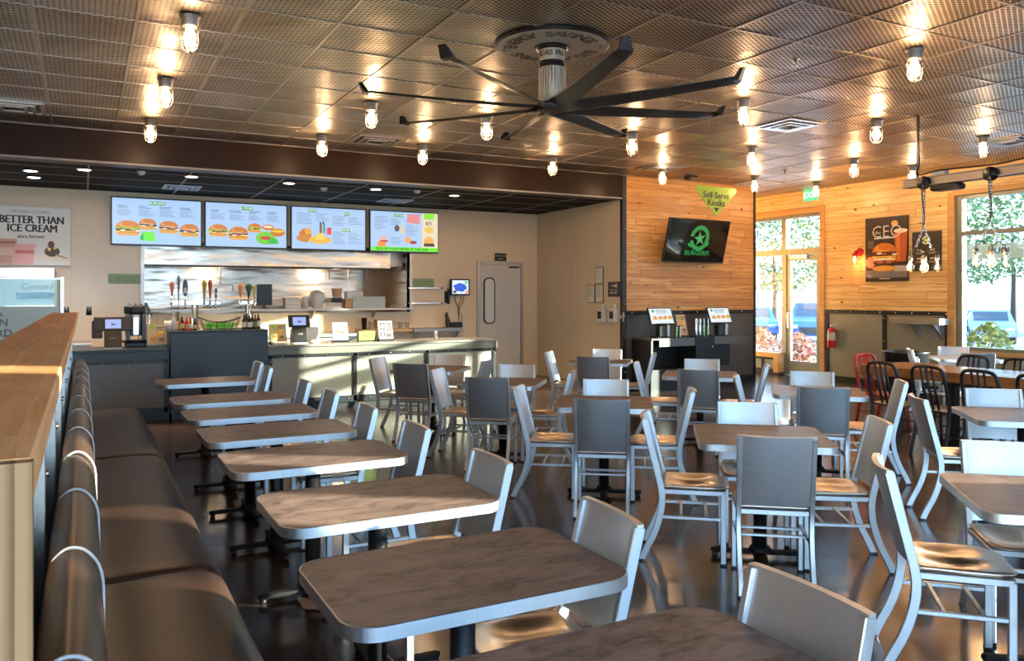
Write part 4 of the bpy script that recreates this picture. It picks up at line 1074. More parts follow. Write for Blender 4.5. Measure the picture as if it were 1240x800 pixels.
t = thing('kitchen_monitor', 'black kitchen monitor seen left of the pass shelf goods', 'monitor', (atx(320, YB+.1), YB+.1, sz))
MB().box(-.13, .13, -.02, .02, .06, .42, bev=.006).build('housing', 'black_plastic', t); MB().box(-.06, .06, -.05, .05, 0, .015).box(-.02, .02, -.01, .01, 0, .1).build('stand', 'black_plastic', t)

point(OX0+1.2, YB+.65, 2.05, 20, (1, .74, .48), .12); point(OX1-1.2, YB+.65, 2.05, 20, (1, .74, .48), .08)  # two lights without fixtures, added to brighten and warm the kitchen
# wall things behind the counter
def wallsign(name, px0, px1, py0, py1, Y, label, cat, items, col, depth=.02, face='paper_white'):
    xa, xb = atx(px0, Y), atx(px1, Y); xm = (xa+xb)/2; za, zb = atz(py1, xm, Y), atz(py0, xm, Y)
    t = thing(name, label, cat, (xm, Y, (za+zb)/2)); w_, h_ = xb-xa, zb-za
    MB().box(-w_/2, w_/2, -depth, 0, -h_/2, h_/2, bev=.002).build('panel', col, t)
    if items: picture('print', items(w_, h_), t, 0, -depth-.001)
    return t
WARM = (.80, .78, .72); INK = (.03, .025, .02)
def custard(w_, h_):
    L = [('rect', -w_/2+.005, -h_/2+.005, w_/2-.005, h_/2-.005, WARM)]
    L += [('text', '- FROZEN CUSTARD -', .10, h_*.405, .072, (.25, .2, .15), 'CENTER', .0, .8), ('text', 'BETTER THAN', .115, h_*.27, .165, INK, 'CENTER', .004, .80), ('text', 'ICE CREAM', .12, h_*.125, .165, INK, 'CENTER', .004, .80), ('text', 'since forever', .10, -h_*.01, .085, INK, 'CENTER', .001, .8)]
    L += [('poly', [(-w_*.5+.01, -h_*.48), (-w_*.10, -h_*.48), (-w_*.06, -h_*.06), (-w_*.5+.01, -h_*.05)], (.62, .32, .22)), ('rect', -w_*.48, -h_*.34, -w_*.10, -h_*.2, (.78, .52, .38)), ('rect', -w_*.48, -h_*.14, -w_*.08, -h_*.10, (.35, .14, .10)),
          ('poly', [(-w_*.12, -h_*.48), (w_*.1, -h_*.48), (w_*.13, -h_*.14), (-w_*.08, -h_*.14)], (.80, .40, .36)), ('rect', -w_*.08, -h_*.3, w_*.11, -h_*.25, (.6, .15, .12)),
          ('ell', w_*.30, -h_*.42, w_*.2, h_*.12, (.85, .70, .55), 0, 180), ('ell', w_*.30, -h_*.3, w_*.09, h_*.12, (.80, .66, .5)), ('ell', w_*.30, -h_*.26, w_*.08, h_*.09, (.10, .05, .03)), ('ell', w_*.29, -h_*.14, w_*.035, h_*.06, (.12, .06, .03)), ('ell', w_*.27, -h_*.22, w_*.02, h_*.03, (.8, .6, .2)), ('ell', w_*.33, -h_*.2, w_*.02, h_*.025, (.75, .5, .2)), ('poly', [(w_*.34, -h_*.3), (w_*.46, -h_*.36), (w_*.46, -h_*.38), (w_*.33, -h_*.33)], (.45, .3, .2))]
    return L
t = wallsign('ice_cream_sign', -32, 86, 250, 321, YB, 'white wall sign reading BETTER THAN ICE CREAM with custard cups', 'sign', custard, 'white_plastic', .05)
wallsign('wall_notice', 131, 172.5, 331.5, 343.5, YB, 'faded green notice on the beige wall under the first menu screen', 'sign', lambda w_, h_: [('rect', -w_*.35, h_*.08, w_*.35, h_*.2, (.15, .28, .08)), ('rect', -w_*.3, -h_*.2, w_*.3, -h_*.08, (.15, .28, .08))], plain('notice_green', (.25, .34, .20), .5), .006)
wallsign('wall_notice', 497, 525.5, 337, 347.5, YB, 'faded green notice on the beige wall under the rightmost menu screen', 'sign', lambda w_, h_: [('rect', -w_*.35, h_*.08, w_*.35, h_*.2, (.15, .28, .08)), ('rect', -w_*.3, -h_*.2, w_*.3, -h_*.08, (.15, .28, .08))], M['notice_green'], .006)
wallsign('door_sign', 599, 613, 306.5, 316, YB, 'small dark sign above the swing door reading EMPLOYEES ONLY', 'sign', lambda w_, h_: [('text', 'EMPLOYEES', 0, h_*.15, .045, (.5, .45, .35)), ('text', 'ONLY', 0, -h_*.25, .045, (.5, .45, .35))], 'black_plastic', .01)
for py, lab in ((348.5, 'upper'), (367, 'lower')):
    xa, xb = atx(497, YB-.1), atx(534, YB-.1); z = atz(py, xa, YB-.1)
    t = thing('ticket_rail', lab+' of two pale ticket rails on the beige wall beside the steel opening', 'rail', (xa, YB, z), 0, 'ticket rails')
    MB().box(0, xb-xa, -.10, -.0, -.014, .014, bev=.003).build('rail', 'silver', t); MB().cyl((xb-xa-.02, -.05, 0), (xb-xa+.05, -.05, 0), .016).build('end_cap', 'black_plastic', t)
# ledge with brackets
lz = atz(397, atx(520, YB-.3), YB-.3)
t = thing('wall_ledge', 'grey wall ledge on triangular brackets behind the counter, below the video monitor', 'shelf', (0, 0, 0))
MB().box(atx(500, YB-.3), atx(560, YB-.3), YB-.35, YB, lz-.07, lz, bev=.004).build('shelf_board', 'grey_mount', t)
for px_ in (505, 553): MB().prism([(0, 0), (.3, 0), (0, -.26)], -.02, .02, Matrix.Translation((atx(px_, YB-.2), YB, lz-.07)) @ Matrix.Rotation(-PI/2, 4, 'Z') @ Matrix.Rotation(PI/2, 4, 'X')).build('bracket', 'aluminium', t)
t = thing('back_shelf', 'pale wooden shelf crowded with cups behind the counter', 'shelf', (0, 0, 0))
bz = atz(398.5, atx(470, YB-.3), YB-.3)
MB().box(atx(436, YB-.3), atx(499, YB-.3), YB-.33, YB, bz-.045, bz, bev=.003).build('shelf_board', 'kraft', t)
for px_, h_, r_, mt, lab in ((441, .20, .05, 'black_plastic', 'black canister on the pale shelf behind the counter'), (449, .14, .04, 'paper_white', 'white cup on the pale shelf behind the green card'), (455, .17, .035, 'kraft', 'brown cup on the pale shelf behind the green card'), (463, .12, .045, 'paper_white', 'wide white cup on the pale shelf left of the framed print'), (485, .12, .05, 'white_plastic', 'white tub on the pale shelf right of the framed print'), (493, .11, .04, 'paper_white', 'small white cup at the right end of the pale shelf')):
    standing('paper_cup', MB().lathe([(r_*.8, 0), (r_, h_), (r_*1.04, h_), (r_*1.04, h_+.01), (0, h_+.012)], 16), mt, px_, YB-.18, bz, lab, 'cup', 'cups on the back shelf')
# low steel back table under the pass shelf
t = thing('back_worktable', 'stainless worktable against the back wall behind the counter', 'worktable', (0, 0, 0))
zt = .95
MB().box(OX0-.1, atx(434, YB-.4), YB-.62, YB-.02, zt-.05, zt, bev=.004).build('worktop', 'steel', t)
MB().box(OX0-.1, atx(434, YB-.4), YB-.55, YB-.02, 0, zt-.05).build('body', 'grey_mount', t)
# video monitor, phone and cables
wx_ = (545.5+569.5)/2
t = thing('video_monitor', 'small wall monitor with blue picture left of the swing door', 'monitor', (atx(wx_, YB-.12), YB, atz(347.5, atx(wx_, YB-.12), YB-.12)))
MB().box(-.20, .20, -.12, -.06, -.155, .155, bev=.008).build('housing', 'black_plastic', t); MB().box(-.05, .05, -.06, 0, -.05, .05).build('bracket', 'black_plastic', t)
picture('screen_image', [('rect', -.17, -.13, .17, .13, (.55, .7, .75)), ('poly', [(-.15, .03), (-.02, .08), (.1, .05), (.14, -.02), (.05, -.09), (-.1, -.07)], (.03, .10, .55)), ('ell', -.1, .09, .05, .03, (.9, .9, .9)), ('poly', [(.08, -.12), (.16, -.12), (.16, -.03)], (.85, .25, .25)), ('ell', .12, .09, .04, .03, (.2, .5, .3)), ('ell', -.12, -.09, .04, .03, (.1, .1, .12))], t, 1.0, -.1215)
MB().tube(bezier([(-.08, -.03, -.15), (-.05, -.03, -.30), (.02, -.02, -.42), (.01, -.03, -.56), (.0, -.05, -.66)], 6), .006, 5).tube(bezier([(.06, -.03, -.15), (.05, -.03, -.25), (.0, -.03, -.38), (.01, -.02, -.56)], 6), .006, 5).tube(bezier([(.12, -.03, -.15), (.10, -.03, -.28), (.0, -.02, -.46), (.08, -.02, -.55), (.07, -.03, -.66)], 6), .006, 5).build('cable', 'black_plastic', t)
t = thing('wall_phone', 'black handset hanging on the wall left of the video monitor', 'phone', (atx(541, YB), YB, atz(359, atx(541, YB), YB)))
MB().box(-.05, .05, -.05, 0, -.12, .10, bev=.01).build('cradle', 'black_plastic', t); MB().tube(bezier([(0, -.07, .13), (.0, -.09, .10), (0, -.09, -.08), (0, -.07, -.13)], 5), [.028]*5+[.018]*5+[.028]*6, 8).build('handset', 'black_plastic', t)
t = thing('label_printer', 'black printer with an upright handle on the grey wall ledge', 'printer', (atx(549, YB-.2), YB-.2, lz))
MB().box(-.02, .16, -.09, .09, 0, .10, bev=.015).build('body', 'black_plastic', t); MB().tube(bezier([(-.10, 0, .015), (-.12, 0, .14), (-.14, 0, .24), (-.13, 0, .29)], 5), [.05]*6+[.035]*6+[.02]*4, 8).build('scanner', 'black_plastic', t)

# things on the counter
CT = .925
def pos(px_, label, hw=.22, wing=True):
    t = thing('cash_register', label, 'register', (atx(px_, YC+.18), YC+.18, CT), R(0), 'point of sale registers')
    MB().box(-.10, .10, -.10, .12, 0, .022, bev=.004).build('base', 'white_plastic', t)
    MB().prism([(-.10, .02), (.12, .02), (.10, .20), (-.02, .24)], -.10, .10, Matrix.Rotation(PI/2, 4, 'Z') @ Matrix.Rotation(PI/2, 4, 'X'), bev=.006).build('printer_housing', 'black_plastic', t)
    m = Matrix.Translation((0, -.02, .31)) @ Matrix.Rotation(R(-14), 4, 'X')
    h = MB().box(-hw, hw, -.0, .03, -.08, .10, bev=.006, mtx=m)
    if wing: h.box(-.24, -.12, .02, .09, -.16, .06, bev=.008, mtx=m)
    h = h.build('screen_housing', 'black_plastic', t)
    p = MB().box(-.09, .09, -.008, -.001, -.05, .065, mtx=m).build('customer_screen', flatc((.35, .45, .85), .8), h)
    MB().prism([(.03*math.cos(i), .012*math.sin(i)) for i in [k*.6 for k in range(10)]], 0, .001, m @ Matrix.Translation((0, -.009, .0)) @ Matrix.Rotation(PI/2, 4, 'X')).build('screen_logo', flatc((.12, .16, .25)), h)
    MB().text('NCR', .03, (0, -.104, .14), (1, 0, 0), (0, 0, 1)).build('lettering', 'white_plastic', t)
    return t
pos(137, 'black point of sale register with blue screen at the left end of the counter')
pos(362, 'black point of sale register with blue screen right of the slate cabinet', .15, False)
def menu_holder(px_, Y, label, items, w_=.22, h_=.27, col='paper_white', z=CT, e=0):
    t = thing('menu_holder', label, 'sign', (atx(px_, Y), Y, z), R(random.uniform(-4, 4)))
    MB().box(-w_/2-.01, w_/2+.01, -.03, .08, 0, .035, bev=.004).build('base', 'black_plastic', t)
    m = Matrix.Translation((0, -.01, .03)) @ Matrix.Rotation(R(-14), 4, 'X')
    MB().box(-w_/2-.008, w_/2+.008, .0, .012, 0, h_+.01, mtx=m).build('panel', 'black_plastic', t)
    p = picture('print', items(w_, h_), t, e, -.001); p.matrix_local = m @ Matrix.Translation((0, -.0, h_/2+.005))
    return t
def flyer(bg, gr=True):
    def f(w_, h_):
        L = [('rect', -w_/2, -h_/2, w_/2, h_/2, bg)]
        if gr: L.append(('ell', -w_*.28, h_*.36, w_*.14, h_*.1, (.25, .5, .05)))
        L += [('rect', -w_*.05, h_*.34, w_*.42, h_*.38, INK), ('rect', -w_*.05, h_*.25, w_*.3, h_*.28, INK), ('ell', w_*.05, -h_*.02, w_*.2, h_*.1, BUNL), ('ell', -w_*.2, -h_*.22, w_*.16, h_*.09, BUN), ('ell', w_*.22, -h_*.25, w_*.16, h_*.09, (.25, .12, .05)), ('ell', w_*.2, h_*.1, w_*.12, h_*.06, CHEESE), ('rect', -w_*.4, -h_*.42, w_*.4, -h_*.37, (.5, .3, .15))]
        return L
    return f
menu_holder(190.5, YC+.25, 'cream menu stand on the counter just left of the slate cabinet', flyer((.55, .42, .22)), .24, .27)
menu_holder(337, YC+.25, 'yellow menu stand on the counter just right of the slate cabinet', flyer((.55, .45, .20)), .22, .25)
menu_holder(412.5, YC+.25, 'white framed flyer standing alone in the middle of the counter', lambda w_, h_: [('rect', -w_/2, -h_/2, w_/2, h_/2, (.50, .50, .52)), ('rect', -w_*.3, h_*.3, w_*.3, h_*.34, INK), ('rect', -w_*.2, h_*.2, w_*.2, h_*.24, INK), ('ell', -w_*.15, -h_*.02, w_*.18, h_*.1, BUNL), ('ell', w_*.1, -h_*.1, w_*.16, h_*.05, (.4, .05, .03))], .22, .26)
menu_holder(467.5, YC+.25, 'black and white framed flyer on the counter right of the lime card', lambda w_, h_: [('rect', -w_/2, -h_/2, w_/2, h_/2, (.50, .50, .48)), ('rect', -w_*.4, 0, 0, h_*.4, INK), ('rect', w_*.1, -h_*.1, w_*.4, h_*.4, INK), ('ell', -w_*.2, h_*.2, w_*.12, h_*.1, WARM), ('rect', w_*.2, -h_*.3, w_*.26, h_*.3, (.7, .4, .35)), ('rect', -w_*.4, -h_*.4, -w_*.05, -h_*.1, INK), ('rect', -w_*.3, -h_*.35, -w_*.2, -h_*.15, WARM), ('rect', w_*.02, -h_*.42, w_*.4, -h_*.2, INK)], .22, .27)
t = thing('card_stand', 'lime green card in a black stand on the counter', 'sign', (atx(444, YC+.3), YC+.3, CT))
MB().box(-.14, .14, -.02, .04, 0, .16, bev=.004).build('base', 'black_plastic', t)
picture('print', [('rect', -.12, .02, .12, .15, (.45, .80, .05)), ('rect', -.06, .105, .07, .12, INK), ('rect', -.09, .075, .09, .09, INK)], t, 0, -.0215)
standing('paper_cup', MB().lathe([(.028, 0), (.032, .02), (.022, .07), (.027, .13), (.024, .13), (.0, .125)], 14), 'white_plastic', 528, YC+.35, CT, 'small white vase shaped cup near the right end of the counter', 'cup')
standing('napkin_box', MB().box(-.09, .09, -.08, .08, 0, .28, bev=.006), 'paper_white', 377, YC+.62, CT, 'tall white box of slips behind the right hand register', 'box')
standing('paper_bag', MB().box(-.10, .10, -.06, .06, 0, .04, bev=.01), 'paper_white', 338, YC+.08, CT, 'small folded white slip at the counter edge under the yellow menu', 'slip')
standing('round_cup', MB().lathe([(.05, 0), (.055, .03), (.03, .05), (0, .05)], 16), 'white_plastic', 380, YC+.2, CT, 'white lid on the counter right of the right hand register', 'lid')
# milkshake / coffee dispenser
t = thing('coffee_dispenser', 'tall black and steel coffee dispenser left of the cream menu stand', 'dispenser', (atx(164, YC+.52), YC+.52, CT))
MB().lathe([(.16, .06), (.17, .075), (.16, .09), (.0, .09)], 24).box(-.13, .13, -.1, .1, 0, .06, bev=.01).build('base', 'black_metal', t)
MB().lathe([(.12, .15), (.125, .17), (.125, .42), (.12, .44)], 24).build('urn', 'steel', t)
MB().lathe([(.135, .44), (.14, .46), (.14, .53), (.12, .55), (0, .55)], 24).build('lid', 'black_metal', t)
MB().box(-.12, -.07, -.14, -.09, .09, .44, bev=.006).box(.07, .12, -.14, -.09, .09, .44, bev=.006).build('side_pillar', 'black_plastic', t)
MB().box(-.035, .035, -.15, -.12, .16, .40, bev=.006).build('spout', 'silver', t)
for dx in (-.07, 0, .07): MB().cyl((dx, 0, .55), (dx, 0, .575), .008).build('knob', 'black_plastic', t)
t = thing('umbrella_stand', 'black tablet arm rising behind the coffee dispenser', 'arm', (atx(181, YC+.7), YC+.68, CT))
MB().lathe([(.06, 0), (.06, .015), (.015, .02), (.012, .42), (0, .42)], 14).build('stand', 'black_plastic', t)
MB().box(-.02, .02, -.01, .01, 0, .20, bev=.005, mtx=Matrix.Translation((.02, 0, .40)) @ Matrix.Rotation(R(-22), 4, 'Y')).build('arm', 'black_plastic', t)
# on the slate cabinet: taps, bottles, basket
CB = 1.145
def bottle(h, r, n=14): return MB().lathe([(r*.9, 0), (r, .01), (r, h*.58), (r*.38, h*.78), (r*.36, h*.96), (r*.42, h*.97), (r*.42, h), (0, h)], n)
def tap_tower(px_, label, bar, handles):
    Y = YC+.42; x = atx(px_, Y)
    t = thing('beer_tower', label, 'beer tap', (x, Y, CB))
    MB().lathe([(.07, 0), (.07, .015), (.045, .025), (.045, .36), (.0, .365)], 20).build('column', 'silver', t)
    b0, b1 = (atx(b_, Y)-x for b_ in bar)
    MB().box(b0, b1, -.05, .05, .33, .385, bev=.008).build('tap_bar', 'silver', t)
    for hx, hz, w_, col, kind in handles:
        u = atx(hx, Y)-x; h_ = atz(hz, atx(hx, Y), Y)-CB-.44
        f = MB().cyl((u, -.05, .36), (u, -.09, .35), .014).cyl((u, -.09, .37), (u, -.10, .28), .010).cyl((u, -.08, .36), (u, -.08, .44), .010).build('faucet', 'silver', t)
        if kind == 'oval': m = MB().prism([(w_*math.cos(2*PI*i/20), h_*.5*math.sin(2*PI*i/20)) for i in range(20)], -.012, .012, Matrix.Translation((u, -.08, .44+h_*.5)) @ Matrix.Rotation(PI/2, 4, 'X'), bev=.004)
        elif kind == 'bar': m = MB().box(u-w_, u+w_, -.10, -.06, .44, .44+h_, bev=.006)
        else: m = MB().lathe([(w_*.35, 0), (w_*.5, h_*.3), (w_, h_*.75), (w_*1.05, h_*.85), (w_*.6, h_*.93), (w_*.7, h_), (0, h_)], 12, Matrix.Translation((u, -.08, .44)))
        c = m.build('tap_handle', plain('tap_%d%d%d' % tuple(int(k*99) for k in col), col, .35), t)
        if kind != 'cone': MB().box(u-w_*.55, u+w_*.55, -.104, -.094, .44+h_*.2, .44+h_*.5).build('badge', 'paper_white', c)
    return t
tap_tower(236, 'chrome beer tower with a wide bar and six tap handles, on the slate cabinet', (206, 267), [(207.5, 341, .030, (.55, .16, .13), 'cone'), (215.5, 333.5, .022, (.16, .20, .24), 'cone'), (223.5, 338, .034, (.03, .04, .03), 'oval'), (246.5, 339, .036, (.40, .32, .05), 'cone'), (253.5, 338.5, .032, (.35, .10, .06), 'cone'), (260.5, 349, .014, (.03, .03, .05), 'bar')])
tap_tower(300.5, 'chrome beer tower with three tap handles at the right of the slate cabinet', (290, 310), [(290, 343, .034, (.70, .22, .06), 'cone'), (300, 343.5, .048, (.05, .09, .03), 'cone'), (307, 345.5, .024, (.42, .33, .05), 'cone')])
Yb = YC+.12
for i, (px_, h_, r_, mt, lab) in enumerate(((203.5, .13, .045, 'paper_white', 'white napkin cup'), (211, .23, .030, 'white_plastic', 'pale squeeze bottle'), (217.5, .16, .026, 'amber', 'short amber bottle'), (221, .18, .028, 'bottle_glass', 'dark bottle beside the amber one'), (226, .17, .03, 'red_paint', 'red sauce bottle'), (231, .17, .028, 'amber', 'amber bottle by the tap column'), (236, .15, .025, 'bottle_glass', 'dark bottle in front of the tap column'))):
    if i == 0: standing('napkin_cup', MB().lathe([(r_*.8, 0), (r_, h_), (r_*.9, h_), (r_*.7, .01)], 16), mt, px_, Yb+.05, CB, lab+' at the left end of the slate cabinet top', 'cup')
    else:
        t = thing('sauce_bottle', lab+' on the slate cabinet', 'bottle', (atx(px_, Yb), Yb+(.07 if i % 2 else 0), CB), 0, 'sauce bottles on the slate cabinet')
        bottle(h_, r_).build('bottle_body', mt, t); MB().lathe([(r_*1.03, h_*.15), (r_*1.03, h_*.5)], 14, cap=False).build('bottle_label', 'paper_white' if i % 2 else 'kraft', t)
BEER = [(295.5, .20, 'leftmost'), (298.5, .22, 'second'), (302, .19, 'third'), (305.5, .21, 'fourth'), (309, .20, 'fifth'), (313, .22, 'rightmost')]
for i, (px_, h_, lab) in enumerate(BEER):
    Y = Yb+(.09 if i % 2 else 0)
    t = thing('beer_bottle', 'dark beer bottle on the slate cabinet, %s of the six by the right tower' % lab, 'bottle', (atx(px_, Y), Y, CB), 0, 'beer bottles on the slate cabinet')
    bottle(h_, .028).build('bottle_body', 'bottle_glass', t); MB().lathe([(.029, h_*.15), (.029, h_*.5)], 14, cap=False).build('bottle_label', ('paper_white', 'leaf_green', 'piping')[i % 3], t)
    MB().lathe([(.013, h_*.95), (.013, h_+.003), (0, h_+.003)], 10).build('cap', 'silver', t)
xb0, xb1 = atx(241, Yb), atx(292, Yb)
t = thing('wire_basket', 'low black wire basket holding lime green cards on the slate cabinet', 'basket', ((xb0+xb1)/2, Yb+.04, CB)); hw = (xb1-xb0)/2
g = MB()
def ring(rx, ry, z, curve=0): return [(rx*math.cos(2*PI*i/28), ry*math.sin(2*PI*i/28), z+curve*(math.cos(2*PI*i/28))**2) for i in range(28)]
g.tube(ring(hw, .13, .10, .07), .007, 5, closed=True).tube(ring(hw*.8, .10, .008), .006, 5, closed=True).tube(ring(hw*.9, .115, .055, .02), .004, 5, closed=True)
for i in range(14):
    a = 2*PI*i/14; g.tube([(hw*.8*math.cos(a), .10*math.sin(a), .008), (hw*math.cos(a), .13*math.sin(a), .10+.07*math.cos(a)**2)], .004, 4)
g.build('wire_frame', 'black_powder', t)
bx = (xb0+xb1)/2
cards = 0
for i in range(14):
    c = MB().box(-.019, .019, -.003, .003, 0, .085, mtx=Matrix.Rotation(R(10 if i % 3 else -14), 4, 'Y') @ Matrix.Rotation(R(8), 4, 'X'))
    tag(c.build('green_card', 'green_card', None, (bx-hw*.60+hw*1.20*i/13, Yb+.04+(.034 if i % 2 else -.034), CB+.016), R(random.uniform(-6, 6))), 'small lime green card standing in the wire basket', 'card', 'green cards in the wire basket')

# custard corner at far left
t = thing('custard_machine', 'grey stainless custard machine with rounded top behind the glass guard', 'machine', (-1.35, 13.2, .925))
xl, xr = atx(-28, 13.0)+1.35, atx(67, 13.0)+1.35
MB().box(xl, xr, -.3, .4, 0, .93, bev=.03, seg=3).build('body', plain('machine_green', (.36, .42, .38), .3, .5), t)
MB().prism([(-.32, 0), (.4, 0), (.4, .13), (-.22, .13)], xl, xr, Matrix.Translation((0, 0, .93)) @ Matrix(((0, 0, 1, 0), (1, 0, 0, 0), (0, 1, 0, 0), (0, 0, 0, 1))), bev=.02).build('hood', 'steel', t)
MB().text('Custard', .12, ((xl+xr)/2+.25, -.305, .80), (1, 0, 0), (0, 0, 1)).build('lettering', 'black_plastic', t)
MB().box((xl+xr)/2, (xl+xr)/2+.45, -.32, -.30, .64, .72).build('display', 'dark_glass', t)
MB().box(xl, xr, -.42, -.28, .50, .54, bev=.006).build('front_shelf', 'steel', t)
for i in range(4): MB().cyl((xl+.5+.28*i, -.33, .52), (xl+.5+.28*i, -.33, .40), .03, .04).build('spout', 'black_metal', t)
tag(MB().box(-3.4, .1, 12.85, 13.8, 0, .925, bev=.004).build('machine_counter', 'steel'), 'steel counter carrying the custard machine at far left', 'counter')
t = thing('glass_guard', 'glass guard with frosted lower band lettered REAL FROZEN CUSTARD at far left', 'glass guard', (0, YC+.1, .925))
gx1 = atx(74, YC+.1); gz = atz(338, gx1, YC+.1)-.925; fz = atz(371, gx1, YC+.1)-.925
MB().box(-3.3, gx1, -.006, .006, 0, fz).build('frosted_band', 'frosted_glass', t)
MB().box(-3.3, gx1, -.006, .006, fz, gz).build('clear_pane', 'tinted_glass', t)
MB().box(gx1-.006, gx1+.03, -.02, .02, 0, gz+.03, bev=.003).box(-3.3, gx1, -.01, .01, gz, gz+.012).build('guard_frame', 'silver', t)
l = MB()
for s_, px_, py, sz_ in (('REAL', 4, 380.5, .06), ('FROZEN', 10, 390.6, .125), ('CUSTARD', 15.5, 403.5, .125)):
    x = atx(px_, YC+.1); l.text(s_, sz_, (x, -.0075, atz(py, x, YC+.1)-.925), (1, 0, 0), (0, 0, 1), align='RIGHT', bold=.003)
l.build('lettering', 'black_plastic', t)

# papers, sign and dispensers on the side wall (facing -x)
xs2 = XP0-.062
def side_item(name, px0, px1, py0, py1, label, cat, build, group=None):
    ya, yb = aty(px0, xs2), aty(px1, xs2); ym = (ya+yb)/2; za, zb = atz(py1, xs2, ym), atz(py0, xs2, ym)
    t = thing(name, label, cat, (xs2, ym, (za+zb)/2), -PI/2, group); build(t, abs(ya-yb), zb-za); return t
def paper(t, w_, h_):
    MB().box(-w_/2, w_/2, -.012, 0, -h_/2, h_/2).build('frame', 'black_metal', t)
    rr = random.Random(int(h_*100)); L = [('rect', -w_/2+.012, -h_/2+.012, w_/2-.012, h_/2-.012, (.62, .58, .50))]+[('rect', -w_*.38, h_*.35-.04*i, w_*rr.uniform(.1, .36), h_*.35-.04*i+.012, (.3, .27, .22)) for i in range(int(h_*.7/.04))]
    picture('print', L, t, 0, -.013)
side_item('framed_notice', 721, 731, 323, 343.5, 'framed paper notice on the beige side wall, the upper of three', 'notice', paper, 'framed notices on the side wall')
side_item('framed_notice', 712.5, 721, 344.5, 366.5, 'framed paper notice on the beige side wall, lower one farther from the pine panel', 'notice', paper, 'framed notices on the side wall')
side_item('framed_notice', 721.5, 731, 344.5, 366.5, 'framed paper notice on the beige side wall, lower one nearer the pine panel', 'notice', paper, 'framed notices on the side wall')
def rest(t, w_, h_):
    MB().box(-w_/2, w_/2, -.015, 0, -h_/2, h_/2, bev=.003).build('panel', 'black_plastic', t)
    picture('print', [('poly', [(-w_*.3, h_*.22), (w_*.1, h_*.30), (w_*.3, h_*.38), (w_*.3, h_*.08), (w_*.1, h_*.16)], (.55, .42, .25)), ('rect', -w_*.35, -h_*.05, w_*.35, -h_*.01, (.45, .35, .2)), ('rect', -w_*.3, -h_*.32, -w_*.05, -h_*.14, (.35, .28, .16)), ('rect', w_*.05, -h_*.32, w_*.3, -h_*.14, (.35, .28, .16))], t, 0, -.016)
side_item('restroom_sign', 737, 751, 341, 359, 'small black and bronze sign on the beige side wall beside the pine panel', 'sign', rest)
def disp(t, w_, h_):
    MB().box(-w_/2, w_/2, -.10, 0, -h_/2, h_*.25, bev=.01).build('body', 'white_plastic', t); MB().box(-w_*.22, w_*.22, -.05, -.01, h_*.25, h_/2, bev=.006).build('refill', 'paper_white', t); MB().box(-w_*.35, w_*.35, -.106, -.10, -h_*.3, h_*.1).build('window_slot', 'dark_glass', t)
def plate(t, w_, h_):
    MB().box(-w_/2, w_/2, -.012, 0, -h_/2, h_/2, bev=.003).build('plate', 'white_plastic', t); MB().box(-w_*.15, w_*.15, -.02, -.012, -h_*.2, h_*.2, bev=.002).build('toggle', 'white_plastic', t)
side_item('wall_dispenser', 728.5, 734.5, 368, 390, 'small wall dispenser under the framed notices, farther of the pair', 'dispenser', disp, 'wall dispensers')
side_item('wall_dispenser', 743, 749, 368, 390, 'small wall dispenser under the black sign, nearer of the pair', 'dispenser', disp, 'wall dispensers')
side_item('switch_plate', 736, 741, 378, 389, 'white switch plate between the two wall dispensers', 'switch', plate, 'switch plates')
side_item('switch_plate', 750.5, 755.5, 378, 389, 'white switch plate at the black corner trim', 'switch', plate, 'switch plates')

# ================================================================== KIOSK CORNER
YK = 10.72
kx = lambda px_: atx(px_, YK)
KZ = .885
t = thing('kiosk_desk', 'black kiosk desk with shelf ledges against the grey wainscot', 'desk', (0, 0, 0))
k0, k1, k2, k3 = XP0+.14, kx(842), kx(864.5), kx(906)
MB().box(k0, kx(842), YK, YP-.03, KZ-.03, KZ, bev=.003).box(k2, k3, YK, YP-.03, KZ-.03, KZ, bev=.003).build('desk_top', 'wainscot_grey', t)
MB().box(k0+.16, k1, YK, YK+.03, KZ-.14, KZ-.03).box(k2, k3, YK, YK+.03, KZ-.13, KZ-.03).build('apron', 'wainscot_grey', t)
MB().box(k0, k0+.04, YK+.02, YP-.03, 0, KZ-.03).box(k0+.04, k1, YP-.09, YP-.03, .1, KZ-.03).build('side_panel', 'black_powder', t)
MB().box(k1, k2, YK-.02, YP-.03, .0, KZ+.015, bev=.004).build('cupboard', 'black_metal', t)
MB().cyl((k2-.06, YK-.02, .72), (k2-.06, YK-.045, .72), .02).build('lock', 'silver', t)
MB().box(k2, k3-.22, YP-.35, YP-.03, .36, KZ-.13).build('upper_box', 'black_powder', t); MB().box(k0+.1, k1, YK+.1, YP-.03, 0, .35).build('lower_box', 'black_powder', t)
